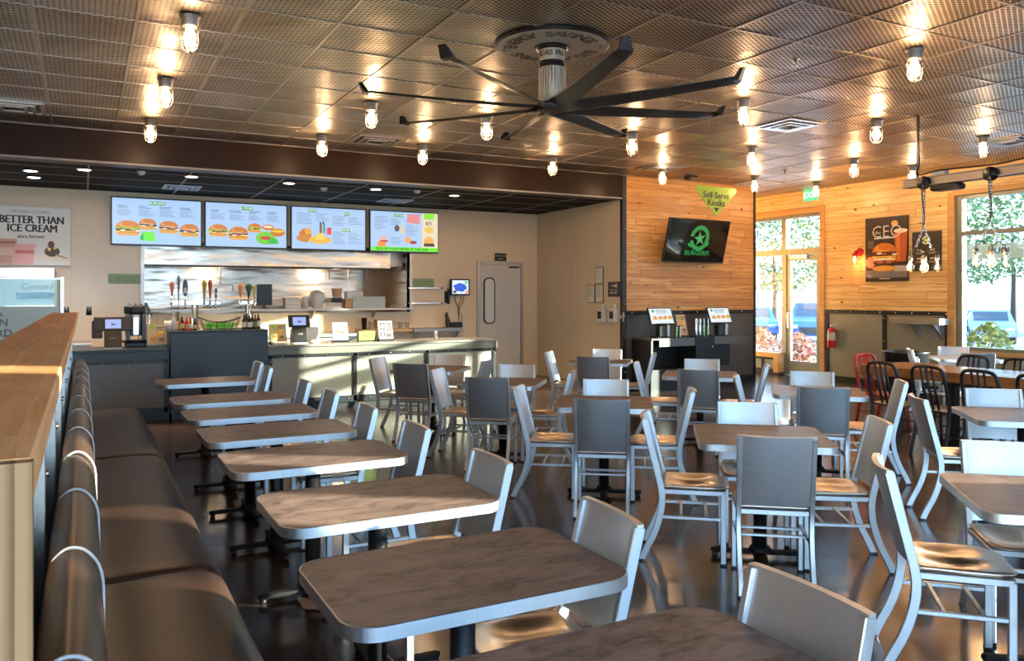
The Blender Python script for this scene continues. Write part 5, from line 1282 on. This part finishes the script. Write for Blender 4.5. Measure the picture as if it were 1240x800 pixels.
def kiosk(px_, label):
    t = thing('order_kiosk', label, 'kiosk', (kx(px_), YK+.20, KZ+.001), R(-3), 'self order kiosks')
    MB().box(-.14, .14, -.12, .12, 0, .02, bev=.004).box(-.05, .05, .02, .07, .02, .24, bev=.004).build('stand', 'black_plastic', t)
    MB().box(-.11, .02, -.13, -.03, .02, .20, bev=.01).build('card_reader', 'black_plastic', t)
    MB().box(.05, .11, -.12, -.04, .02, .22, bev=.006).build('printer', 'steel', t)
    m = Matrix.Translation((0, -.02, .37)) @ Matrix.Rotation(R(-24), 4, 'X')
    MB().box(-.245, .245, .0, .03, -.155, .155, bev=.005, mtx=m).build('screen_housing', 'black_plastic', t)
    L = [('rect', -.225, -.135, .225, .135, (.62, .72, .78)), ('ell', -.15, .09, .025, .025, (.1, .22, .12)), ('text', 'BURGERFI', .02, .09, .05, (.12, .22, .2), 'CENTER', .001), ('rect', -.1, .045, .12, .06, (.3, .4, .45))]
    for u, gr in ((-.14, False), (-.045, False), (.05, False), (.15, True)): L += burger(u, -.05, .095, gr)
    p = picture('screen_image', L, t, .9, -.0015); p.matrix_local = m
    return t
kiosk(809, 'self order kiosk with angled lit screen at the left of the kiosk desk')
kiosk(880, 'self order kiosk with angled lit screen at the right of the kiosk desk')
menu_holder(827, YK+.14, 'orange menu stand between the two self order kiosks', flyer((.72, .42, .20)), .20, .36, z=KZ+.004)
for i, (px_, gr, lab) in enumerate(((820.5, 1, 'green dotted cup sleeve left of the orange menu stand, farther from it'), (825, 1, 'green dotted cup sleeve just left of the orange menu stand'), (848, 0, 'plain silver cup tube right of the orange menu stand, nearer to it'), (852.5, 0, 'plain silver cup tube right of the orange menu stand, farther from it'), (856.5, 1, 'green dotted cup tube, left one of the right hand pair'), (861.5, 1, 'green dotted cup tube, right one of the right hand pair'))):
    z = KZ if i < 2 else KZ+.015
    t = thing('cup_tube', lab, 'cups', (kx(px_), YK+(.045 if i < 2 else .11), z), 0, 'cup tubes on the kiosk desk')
    h_ = .20 if i < 2 else .30
    MB().lathe([(.024, 0), (.026, .01), (.026, h_), (.02, h_+.01), (0, h_+.01)], 14).build('tube', 'black_plastic' if gr else 'silver', t)
    MB().box(-.006, .006, -.029, -.024, .02, h_).build('stripe', 'silver', t)
    if gr:
        g = MB()
        for j in range(6):
            for a in (-2.5, -1.9, -1.25, -.6): n = Vector((math.cos(a), math.sin(a), 0)); g.cyl(n*.0255+Vector((0, 0, .02+.03*j)), n*.0285+Vector((0, 0, .02+.03*j)), .0085, n=6)
        g.build('dot_pattern', 'lime_card', t)
# tilted tv with the green emblem
Yt = YP-.30
xa, xb = atx(801, Yt), atx(877, Yt+.05); zt0, zt1 = atz(318, (xa+xb)/2, Yt), atz(265, (xa+xb)/2, Yt-.2)
t = thing('wall_television', 'black television tilted off the pine panel showing a green burger emblem', 'television', ((xa+xb)/2+.05, YP, (zt0+zt1)/2), 0)
TWd, THd = (xb-xa)*.98, (zt1-zt0)*1.03
m = Matrix.Translation((0, -.32, 0)) @ Matrix.Rotation(R(3), 4, 'Z') @ Matrix.Rotation(R(15), 4, 'X')
MB().box(-TWd/2, TWd/2, 0, .05, -THd/2, THd/2, bev=.006, mtx=m).build('housing', 'black_plastic', t)
MB().box(-TWd/2+.02, TWd/2-.02, -.003, .0, -THd/2+.03, THd/2-.02, mtx=m).build('screen_glass', 'dark_glass', t)
MB().box(-.15, .15, -.03, -.002, -.15, .15).box(-.04, .04, -.28, -.03, -.04, .04).build('wall_bracket', 'black_metal', t)
G = (.04, .34, .08); D = (.012, .014, .016)
st = []
for i in range(10):
    a = R(100+36*i); q = .135 if i % 2 == 0 else .055; st.append((q*math.cos(a), q*math.sin(a)))
def arc(r0, r1, a0, a1, c, cx=0, cy=0, n=18):
    P = [(cx+r1*math.cos(R(a0+(a1-a0)*i/n)), cy+r1*math.sin(R(a0+(a1-a0)*i/n))) for i in range(n+1)]
    Q = [(cx+r0*math.cos(R(a0+(a1-a0)*i/n)), cy+r0*math.sin(R(a0+(a1-a0)*i/n))) for i in range(n, -1, -1)]
    return [('poly', [a, b_, c_, d_], c) for a, b_, c_, d_ in zip(P, P[1:], Q[::-1][1:], Q[::-1])]
L = arc(.15, .225, -30, 172, G, .03, .06)+arc(.15, .225, 195, 330, G, .03, .06)+[('poly', [(-.24, -.03), (-.12, -.05), (-.10, -.11), (-.20, -.10)], G), ('poly', [(.17, -.02), (.27, -.01), (.25, -.07), (.19, -.09)], G)]
L += [('poly', [(x+.03, y+.05) for x, y in st], (.08, .42, .14)), ('text', 'BURGERFI', .02, -.21, .12, G, 'CENTER', .002, 1.1)]
p = picture('screen_image', L, t, .6, -.0045, step=.0002); p.matrix_local = m
# hanging green triangle
Ys = 10.35
xa, xb, xm = atx(841, Ys), atx(894.5, Ys), atx(867, Ys); z1, z0 = atz(226, xm, Ys), atz(258, xm, Ys)
t = thing('hanging_sign', 'lime green triangular hanging sign reading Self-Serve Kiosks', 'sign', (xm, Ys, (z0+z1)/2), R(4))
w_, h_ = (xb-xa), z1-z0
def tri(s): return [(-w_/2*s, h_/2*s+.0), (w_/2*s, h_/2*s), (0, -h_/2*s-(h_*.16))]
Pp = [(-w_/2+.03, h_/2), (w_/2-.03, h_/2), (w_/2, h_/2-.04), (w_/2-.02, h_/2-.08), (.04, -h_/2-.02), (0, -h_/2-.045), (-.04, -h_/2-.02), (-w_/2+.02, h_/2-.08), (-w_/2, h_/2-.04)]
MB().prism(Pp, -.006, .006, Matrix.Rotation(PI/2, 4, 'X')).build('sign_board', 'lime_sign', t)
picture('print', [('text', 'Self-Serve', 0, h_*.16, .155, INK, 'CENTER', .003), ('text', 'Kiosks', 0, -h_*.12, .155, INK, 'CENTER', .003), ('poly', [(-.06, -h_*.30), (.06, -h_*.30), (0, -h_*.30-.075)], INK)], t, 0, -.0075)
MB().tube([(-w_/2+.06, 0, h_/2), (-w_/2+.06, 0, ZC-(z0+z1)/2)], .002, 4).tube([(w_/2-.06, 0, h_/2), (w_/2-.06, 0, ZC-(z0+z1)/2)], .002, 4).build('hanging_wire', 'black_plastic', t)
xq, yq = atx(838, 10.7), 10.7
t = thing('track_camera', 'small black camera mount under the ceiling left of the green triangle', 'camera', (xq, yq, ZC-.008))
MB().box(-.10, .10, -.03, .03, -.03, 0, bev=.004).build('bracket', 'black_plastic', t); MB().cyl((-.16, -.0, -.05), (.02, 0, -.04), .03).build('camera_body', 'black_plastic', t)

# ================================================================== RIGHT WALL DECOR (facing -x)
def rw(name, px0, px1, py0, py1, label, cat, build, off=0.0, group=None):
    X = XR-off; ya, yb = aty(px0, X), aty(px1, X); ym = (ya+yb)/2
    za, zb = atz(py1, X, ym), atz(py0, X, ym)
    t = thing(name, label, cat, (XR-.003, ym, (za+zb)/2), -PI/2, group); build(t, abs(ya-yb), zb-za); return t
def ceo(t, w_, h_):
    MB().box(-w_/2, w_/2, -.03, 0, -h_/2, h_/2, bev=.002).build('board', 'black_plastic', t)
    K = (.035, .022, .018)
    L = [('rect', -w_/2+.004, -h_/2+.004, w_/2-.004, h_/2-.004, K), ('rect', -w_*.44, h_*.02, -w_*.3, h_*.14, (.12, .09, .07)),
      ('ell', w_*.20, h_*.39, w_*.08, h_*.045, (.80, .45, .15)),
      ('poly', [(w_*.22, -h_*.20), (w_*.46, -h_*.20), (w_*.5-.004, h_*.27), (w_*.19, h_*.27)], (.52, .10, .02)), ('poly', [(w_*.25, -h_*.18), (w_*.33, -h_*.18), (w_*.32, h_*.25), (w_*.23, h_*.25)], (.72, .22, .04)), ('ell', w_*.34, h_*.27, w_*.16, h_*.035, (.90, .78, .62)),
      ('text', 'CEO', w_*.02, h_*.265, w_*.36, (.75, .72, .66), 'CENTER', -.004), ('text', 'the', -w_*.19, h_*.262, w_*.11, (.80, .78, .72), 'CENTER', .001), ('rect', -w_*.28, h_*.165, w_*.22, h_*.185, (.75, .72, .66)),
      ('rect', -w_*.5+.004, -h_*.44, w_*.5-.004, -h_*.33, (.20, .18, .17)), ('ell', -w_*.36, -h_*.2, w_*.11, h_*.09, (.55, .28, .16)), ('rect', w_*.2, -h_*.35, w_*.5-.004, -h_*.26, (.5, .46, .4)), ('poly', [(-w_*.46, -h_*.38), (-w_*.34, -h_*.41), (-w_*.36, -h_*.45), (-w_*.46, -h_*.42)], (.3, .4, .4)), ('rect', -w_*.15, -h_*.465, w_*.1, -h_*.45, (.6, .58, .5))]
    L += burger(-w_*.03, -h_*.10, w_*.60, False)
    L += [('ell', -w_*.03, -h_*.155, w_*.27, h_*.02, CREAM), ('ell', -w_*.03, -h_*.21, w_*.27, h_*.035, MEAT), ('ell', -w_*.12, -h_*.2, w_*.08, h_*.02, (.5, .12, .08)), ('ell', w_*.08, -h_*.2, w_*.08, h_*.02, (.5, .12, .08)), ('ell', -w_*.03, -h_*.30, w_*.28, h_*.045, BUNL)]
    L = [('text',)+it[1:] if it[0] == 'text' else it for it in L]
    picture('print', L, t, 0, -.031)
rw('burger_poster', 1048, 1099.5, 262.5, 340.5, 'large dark poster reading the CEO with a burger and red drink on pine wall', 'poster', ceo, .03)
def small(t, w_, h_):
    MB().box(-w_/2, w_/2, -.025, 0, -h_/2, h_/2, bev=.002).build('board', 'black_plastic', t)
    L = [('rect', -w_/2+.004, -h_/2+.004, w_/2-.004, h_/2-.004, (.04, .026, .02))]+arc(w_*.09, w_*.135, -20, 170, (.8, .78, .7), 0, h_*.28, 10)+arc(w_*.09, w_*.135, 200, 330, (.8, .78, .7), 0, h_*.28, 10)+[('ell', 0, h_*.28, w_*.06, w_*.06, (.55, .75, .08))]
    for u in (-.22, .24):
        for v in (.02, -.20): L += [('rect', w_*(u-.08), h_*v, w_*(u+.08), h_*(v+.035), (.7, .68, .62)), ('rect', w_*(u-.12), h_*(v-.06), w_*(u+.12), h_*(v-.045), (.4, .36, .32)), ('rect', w_*(u-.12), h_*(v-.09), w_*(u+.1), h_*(v-.075), (.4, .36, .32))]
    picture('print', L, t, 0, -.026)
rw('info_poster', 1104.5, 1139.5, 280, 328, 'smaller dark poster with a round lime emblem on pine wall behind hanging bulbs', 'poster', small, .025)
def exitsign(t, w_, h_):
    MB().box(-w_/2, w_/2, -.05, 0, -h_/2, h_/2, bev=.004).build('housing', 'white_plastic', t)
    picture('sign_face', [('rect', -w_/2+.01, -h_/2+.01, w_/2-.01, h_/2-.01, (.10, .62, .22)), ('text', 'EXIT', 0, 0, h_*.72, (.75, 1, .8), 'CENTER', .003)], t, 1.3, -.051)
rw('exit_sign', 972.5, 991, 229, 243.5, 'green lit exit sign above the glass door', 'sign', exitsign, .05)
def redlamp(t, w_, h_):
    MB().lathe([(0, 0), (.075, 0), (.075, .02), (.06, .035), (.05, .05), (0, .055)], 24, Matrix.Translation((0, 0, .07)) @ Matrix.Rotation(PI/2, 4, 'X')).build('wall_plate', 'red_enamel', t)
    MB().tube(bezier([(0, -.04, .07), (0, -.12, .08), (0, -.15, .05)], 5), .018, 10).lathe([(.05, .05), (.055, .03), (.05, 0), (.04, -.01)], 18, Matrix.Translation((0, -.15, 0)), mi=0).build('arm', 'red_enamel', t)
    MB().lathe([(.042, -.01), (.045, -.12), (.035, -.16), (0, -.175)], 16, Matrix.Translation((0, -.15, 0)), cap=False).build('glass_jar', 'jar_glass', t)
    MB().lathe([(.012, -.01), (.03, -.06), (.028, -.10), (0, -.12)], 12, Matrix.Translation((0, -.15, 0))).build('bulb', 'red_lamp_glow', t)
    c = MB()
    for k in range(4):
        a = k*PI/2; c.tube([(.05*math.cos(a), .05*math.sin(a)-.15, 0), (.052*math.cos(a), .052*math.sin(a)-.15, -.12), (.03*math.cos(a), .03*math.sin(a)-.15, -.18), (0, -.15, -.19)], .004, 5)
    c.tube([(.053*math.cos(2*PI*i/14), .053*math.sin(2*PI*i/14)-.15, -.09) for i in range(14)], .003, 5, closed=True).build('wire_cage', 'red_enamel', t)
o = rw('wall_lamp', 1030, 1043, 297, 322, 'small red caged wall lamp glowing beside the large burger poster', 'lamp', redlamp, .12)
point(o.location.x-.155, o.location.y, o.location.z-.145, 5, (1, .30, .10), .01)
def exting(t, w_, h_):
    MB().lathe([(0, -h_*.5), (.068, -h_*.5), (.075, -h_*.46), (.075, h_*.18), (.055, h_*.27), (.025, h_*.31), (0, h_*.31)], 20, Matrix.Translation((0, -.09, 0))).build('cylinder', 'red_paint', t)
    MB().lathe([(.0762, -h_*.2), (.0762, h_*.12)], 20, Matrix.Translation((0, -.09, 0)), cap=False).build('body_label', 'paper_white', t)
    MB().lathe([(.025, h_*.30), (.028, h_*.38), (.02, h_*.41), (0, h_*.41)], 14, Matrix.Translation((0, -.09, 0))).box(-.02, .11, -.105, -.075, h_*.38, h_*.41).box(-.02, .12, -.10, -.08, h_*.44, h_*.47, bev=.002).build('valve_handle', 'silver', t)
    MB().tube(bezier([(-.02, -.10, h_*.36), (-.09, -.12, h_*.28), (-.10, -.12, 0), (-.085, -.12, -h_*.3)], 6), .010, 7).build('hose', 'black_plastic', t)
    MB().box(-.04, .04, -.02, 0, -.05, .1).build('wall_bracket', 'black_metal', t)
rw('fire_extinguisher', 1001.5, 1013, 391, 420.5, 'red fire extinguisher on the wall right of the glass door', 'fire extinguisher', exting, .09)
def condiment(t, w_, h_):
    MB().box(-w_/2, w_/2, -.32, -.005, h_*.5-.10, h_*.5, bev=.004).build('shelf_board', 'steel', t)
    for u in (-w_*.10, w_*.33): MB().prism([(0, 0), (-.27, 0), (0, -.26)], -.012, .012, Matrix.Translation((u, 0, h_*.5-.10)) @ Matrix.Rotation(PI/2, 4, 'Z') @ Matrix.Rotation(PI/2, 4, 'X')).build('bracket', 'aluminium', t)
rw('steel_wall_shelf', 1080, 1141, 385, 413, 'stainless wall shelf on triangular brackets below the smaller poster', 'shelf', condiment, .25)

# hanging beam with pulleys and bulbs over the communal table
BXc = 8.35; BZ0, BZ1 = 2.83, 2.93
t = thing('light_beam', 'long grey steel beam hanging over the communal table', 'beam', (BXc, 0, 0))
MB().box(-.045, .045, -.5, 6.05, BZ0, BZ1, bev=.004).box(-.07, .07, -.5, 6.05, BZ1-.012, BZ1).box(-.07, .07, -.5, 6.05, BZ0, BZ0+.012).build('beam', plain('beam_grey', (.42, .36, .30), .4, .4), t)
MB().box(-.03, .05, 5.55, 5.72, BZ1, BZ1+.06, bev=.004).build('junction_box', 'white_plastic', t)
MB().box(-.09, .09, 5.38, 5.70, BZ0-.075, BZ0-.004, bev=.02).build('ballast_box', 'black_metal', t)
MB().tube([(0, 5.90, BZ1), (0, 5.90, ZC-.007)], .012, 8).tube([(0, 2.0, BZ1), (0, 2.0, ZC-.007)], .012, 8).build('hanging_rod', 'steel', t)
MB().tube(bezier([(.03, 5.9, ZC-.02), (.05, 5.92, 3.3), (-.02, 5.86, 3.1), (-.05, 5.85, BZ1+.03), (-.04, 5.6, BZ1+.05), (-.03, 5.0, BZ1+.03), (-.04, 4.6, BZ1+.05), (-.05, 4.15, BZ1+.0)], 6), .009, 6).build('cable', 'black_plastic', t)
def chain(mb, p0, p1, r=.020, w_=.005):
    p0, p1 = Vector(p0), Vector(p1); d = p1-p0; n = max(2, int(d.length/(r*1.5)))
    q = d.to_track_quat('Z', 'Y').to_matrix()
    for i in range(n):
        c = p0+d*((i+.5)/n); a = PI/2*(i % 2)
        ring_ = [c+q @ (Matrix.Rotation(a, 3, 'Z') @ Vector((r*.55*math.cos(2*PI*k/8), 0, r*1.05*math.sin(2*PI*k/8)))) for k in range(8)]
        mb.tube(ring_, w_, 4, closed=True)
def pendant(y, label, bz, side=1):
    t = thing('bulb_chandelier', label, 'pendant lamp', (BXc, y, 0), 0, 'chain pendants on the steel beam')
    pu = MB().lathe([(0, -.02), (.075, -.02), (.06, -.006), (.06, .006), (.075, .02), (0, .02)], 20, Matrix.Translation((-.075, 0, BZ0+.03)) @ Matrix.Rotation(PI/2, 4, 'Y')).build('pulley', 'black_metal', t)
    c = MB(); zs_ = bz+.37
    for dx in (-.02, .02): chain(c, (-.08+dx, 0, BZ0), (-.08+dx*.4, 0, zs_))
    dv = (SN*0+.0, 0)
    A = [Vector((-.08-.075, .04, bz+.14)), Vector((-.08+.075, -.04, bz+.14))]
    for a in A: chain(c, (-.08, 0, zs_), a)
    c.build('chain', 'silver', t)
    B = [Vector((-.08-.125, .07, bz)), Vector((-.08-.02, -.03, bz)), Vector((-.08+.03, .03, bz-.01)), Vector((-.08+.125, -.08, bz))]
    g = MB()
    for i, b_ in enumerate(B): g.tube(bezier([A[i//2], (A[i//2]+b_)/2+Vector((0, 0, .03)), b_+Vector((0, 0, .09)), b_+Vector((0, 0, .05))], 4), .006, 5)
    g.tube(bezier([(-.10, 0, BZ0+.1), (-.14, -.02, BZ0-.1), (-.10, -.03, BZ0-.35), (-.09, 0, zs_)], 5), .006, 5)
    g.build('cord', 'black_plastic', t)
    for b_ in B:
        m = Matrix.Translation(b_)
        MB().lathe([(0, .06), (.02, .055), (.024, .0), (.018, -.01)], 12, m).build('socket', 'fan_metal', t)
        bb = MB().lathe([(.014, -.01), (.022, -.035), (.040, -.075), (.036, -.11), (.018, -.135), (0, -.14)], 14, m, cap=False).build('bulb', 'jar_glass', t)
        MB().tube([b_+Vector((0, 0, -.02)), b_+Vector((.010, .0, -.06)), b_+Vector((.012, .01, -.10)), b_+Vector((-.010, .006, -.10)), b_+Vector((-.012, -.01, -.06))], .010, 6).build('filament', 'filament_glow', bb)
        p_ = t.location+b_
    point(t.location.x-.08, y+.02, bz-.06, 14, (1, .58, .26), .05)
pendant(5.77, 'pendant of four glowing bulbs on twisted chains before the smaller poster', 2.00)
pendant(5.02, 'pendant of four glowing bulbs on twisted chains in front of the window', 2.03)

# ================================================================== OUTSIDE
GZ = -.08
LZ = -.50
tag(MB().box(XR+4.6, XR+120, -60, 110, LZ-.05, LZ).build('ground_lot', 'asphalt'), kind='structure')
tag(MB().box(XR+.2, XR+2.6, -40, 70, GZ, GZ+.05).build('ground_walk', 'sidewalk'), kind='structure')
tag(MB().box(XR+2.6, XR+4.6, -40, 70, LZ, GZ+.06).build('ground_mulch', 'mulch'), kind='structure')
tag(MB().box(-60, XR+.2, -60, YS-.2, GZ-.05, GZ).build('ground_front', 'sidewalk'), kind='structure')
def tuft(name, mat, n, r, h, seed, flat=.6):
    rr = random.Random(seed); b = bmesh.new()
    for i in range(n):
        a = rr.uniform(0, 2*PI); q = math.sqrt(rr.random()); z = rr.random()
        env = math.sin(PI*min(1, z*.85+.15))**.6
        c = Vector((r*q*env*math.cos(a), r*q*env*math.sin(a), h*z))
        s = rr.uniform(.5, 1)*(.11 if h < 2 else .24)
        u = Vector((rr.uniform(-1, 1), rr.uniform(-1, 1), rr.uniform(-.4, 1))).normalized(); v = u.cross(Vector((rr.uniform(-1, 1), rr.uniform(-1, 1), rr.uniform(-1, 1)))).normalized()
        b.faces.new([b.verts.new(c+u*s), b.verts.new(c+v*s*.5), b.verts.new(c-u*s), b.verts.new(c-v*s*.5)])
    m = MB(); m._merge(b, None, 0, False); return m
rs = random.Random(5)
SH = [(14.9+rs.uniform(-.3, .3), y, rs.uniform(.42, .5), (rs.uniform(.95, 1.15) if i < 7 else rs.uniform(.65, .85)), 'leaf_orange' if i % 3 else 'leaf_green') for i, y in enumerate([1.3, 2.6, 3.9, 5.2, 6.4, 7.6, 9.0, 10.3, 11.5, 12.7, 13.9, 15.1, 16.3, 17.5])]
for i, (x, y, r_, h_, mt) in enumerate(SH):
    t = thing('garden_shrub', ('reddish' if mt == 'leaf_orange' else 'green')+' shrub in the planting strip outside the windows', 'shrub', (x, y, GZ+.06), 0, 'reddish shrubs outside' if mt == 'leaf_orange' else 'green shrubs outside')
    tuft('foliage', mt, 420, r_, h_, i).build('foliage', mt, t); MB().tube([(0, 0, 0), (.03, 0, h_*.5), (.1, .05, h_*.9)], .015, 5).tube([(0, 0, 0), (-.08, .05, h_*.7)], .012, 5).build('stem', 'trunk', t)
TR = [(27, 26, 6.5), (31, 20, 7.5), (25, 34, 7), (36, 30, 8), (34, 14, 7), (29, 8, 6.5), (38, 22, 9), (40, 10, 8), (33, 40, 8), (42, 34, 9), (30, 3, 6)]
for i, (x, y, h_) in enumerate(TR):
    x *= 1.5; y *= 1.5; h_ *= 1.35
    t = thing('leafy_tree', 'pale sunlit leafy tree beyond the parking lot', 'tree', (x, y, LZ), 0, 'trees beyond the parking lot')
    MB().tube([(0, 0, 0), (.1, 0, h_*.3), (0, .1, h_*.6)], [.22, .16, .08], 8).build('trunk', 'trunk', t)
    tuft('foliage', 'leaf_green', 2600, h_*.34, h_*.72, 50+i).build('foliage', 'leaf_green', t, (0, 0, h_*.28))
def make_car(label, x, y, rot, mat, L=4.5, W=1.8, H=1.55, name='car'):
    t = thing(name, label, 'car', (x, y, LZ), R(rot))
    # side profile in x (length) / z, front at +x
    pr = [(-2.2, .35), (-2.25, .75), (-2.15, .98), (-1.75, 1.05), (-1.30, 1.50), (.20, 1.55), (1.05, 1.02), (1.95, .88), (2.22, .68), (2.22, .35)]
    sc = H/1.55; b = bmesh.new(); R_ = []
    for s, inset in ((-1, .12), (-1, 0), (1, 0), (1, .12)):
        R_.append([b.verts.new((px_*L/4.5, s*(W/2-inset-(.14 if pz > 1.1 else 0)), pz*sc if inset == 0 else .35+(pz*sc-.35)*.96)) for px_, pz in pr])
    for a, c in zip(R_, R_[1:]):
        for k in range(len(pr)): b.faces.new((a[k], a[(k+1) % len(pr)], c[(k+1) % len(pr)], c[k]))
    b.faces.new(R_[0]); b.faces.new(R_[-1][::-1]); bmesh.ops.recalc_face_normals(b, faces=b.faces[:])
    m = MB(); m._merge(b, None, 0, False); m.build('body', mat, t)
    g = MB()
    for s in (-1, 1):
        yy = s*(W/2-.10); P = [(-1.5, 1.10), (-1.22, 1.43), (.12, 1.47), (.82, 1.08)]
        vs = [g.b.verts.new((a*L/4.5, s*(W/2-.005-(.14 if z_ > 1.2 else .04)), z_*sc)) for a, z_ in P]; g.b.faces.new(vs)
    for P in ([(.30, 1.48), (.98, 1.06)], [(-1.38, 1.46), (-1.74, 1.09)]):
        q = [((a)*L/4.5+(.02 if a > 0 else -.02), s*(W/2-.22), z_*sc) for s in (-1, 1) for a, z_ in (P if s < 0 else P[::-1])]
        g.b.faces.new([g.b.verts.new(v) for v in q])
    g.build('windows', 'dark_glass', t)
    for wx in (-1.35, 1.38):
        for s in (-1, 1):
            w1 = MB().cyl((wx*L/4.5, s*(W/2-.2), .33), (wx*L/4.5, s*(W/2+.01), .33), .33, n=24).build('wheel', 'tyre', t)
            MB().cyl((wx*L/4.5, s*(W/2+.005), .33), (wx*L/4.5, s*(W/2+.02), .33), .2, n=10).build('hubcap', 'silver', w1)
    for s in (-1, 1): MB().box(2.16*L/4.5, 2.24*L/4.5, s*.62-.16, s*.62+.16, .62*sc, .76*sc, bev=.02).build('headlight', 'silver', t)
    MB().box(2.2*L/4.5, 2.25*L/4.5, -.38, .38, .42*sc, .68*sc, bev=.01).build('grille', 'black_plastic', t)
    return t
make_car('bright blue car parked outside the side light, facing the building', 29.3, 29.6, 232, 'car_blue', 4.4, 1.8, 1.55)
make_car('dark blue parked car seen through the glass door', 28.7, 25.2, 215, 'car_dark', 4.8, 1.95, 1.8)
make_car('pale silver car parked outside the large window', 36.5, 22.2, 215, 'car_silver', 4.6, 1.8, 1.45)
t = thing('shop_building', 'pale building with dark windows far across the parking lot', 'building', (78, 92, LZ))
MB().box(-9, 9, -5, 5, 0, 6.5).box(-9.3, 9.3, -5.3, 5.3, 6.5, 7).build('walls', 'house_wall', t)
for i in range(4): MB().box(-7.6+4*i, -5.4+4*i, -5.1, -5.0, 1.2, 3.2).build('window', 'dark_glass', t)
t = thing('light_pole', 'thin pole in the parking lot beyond the door', 'pole', (36, 36, LZ))
MB().tube([(0, 0, 0), (0, 0, 6)], .08, 8).build('pole', 'grey_mount', t); MB().box(-.5, .5, -.15, .15, 6, 6.15).build('lamp_head', 'grey_mount', t)

SC.view_settings.view_transform = 'Standard'; SC.view_settings.look = 'None'; SC.view_settings.gamma = 1; SC.view_settings.use_curve_mapping = False
SC.view_settings.exposure = 0.42
SC.cycles.use_denoising = True; SC.cycles.max_bounces = 8; SC.cycles.sample_clamp_indirect = 6; SC.cycles.transparent_max_bounces = 16
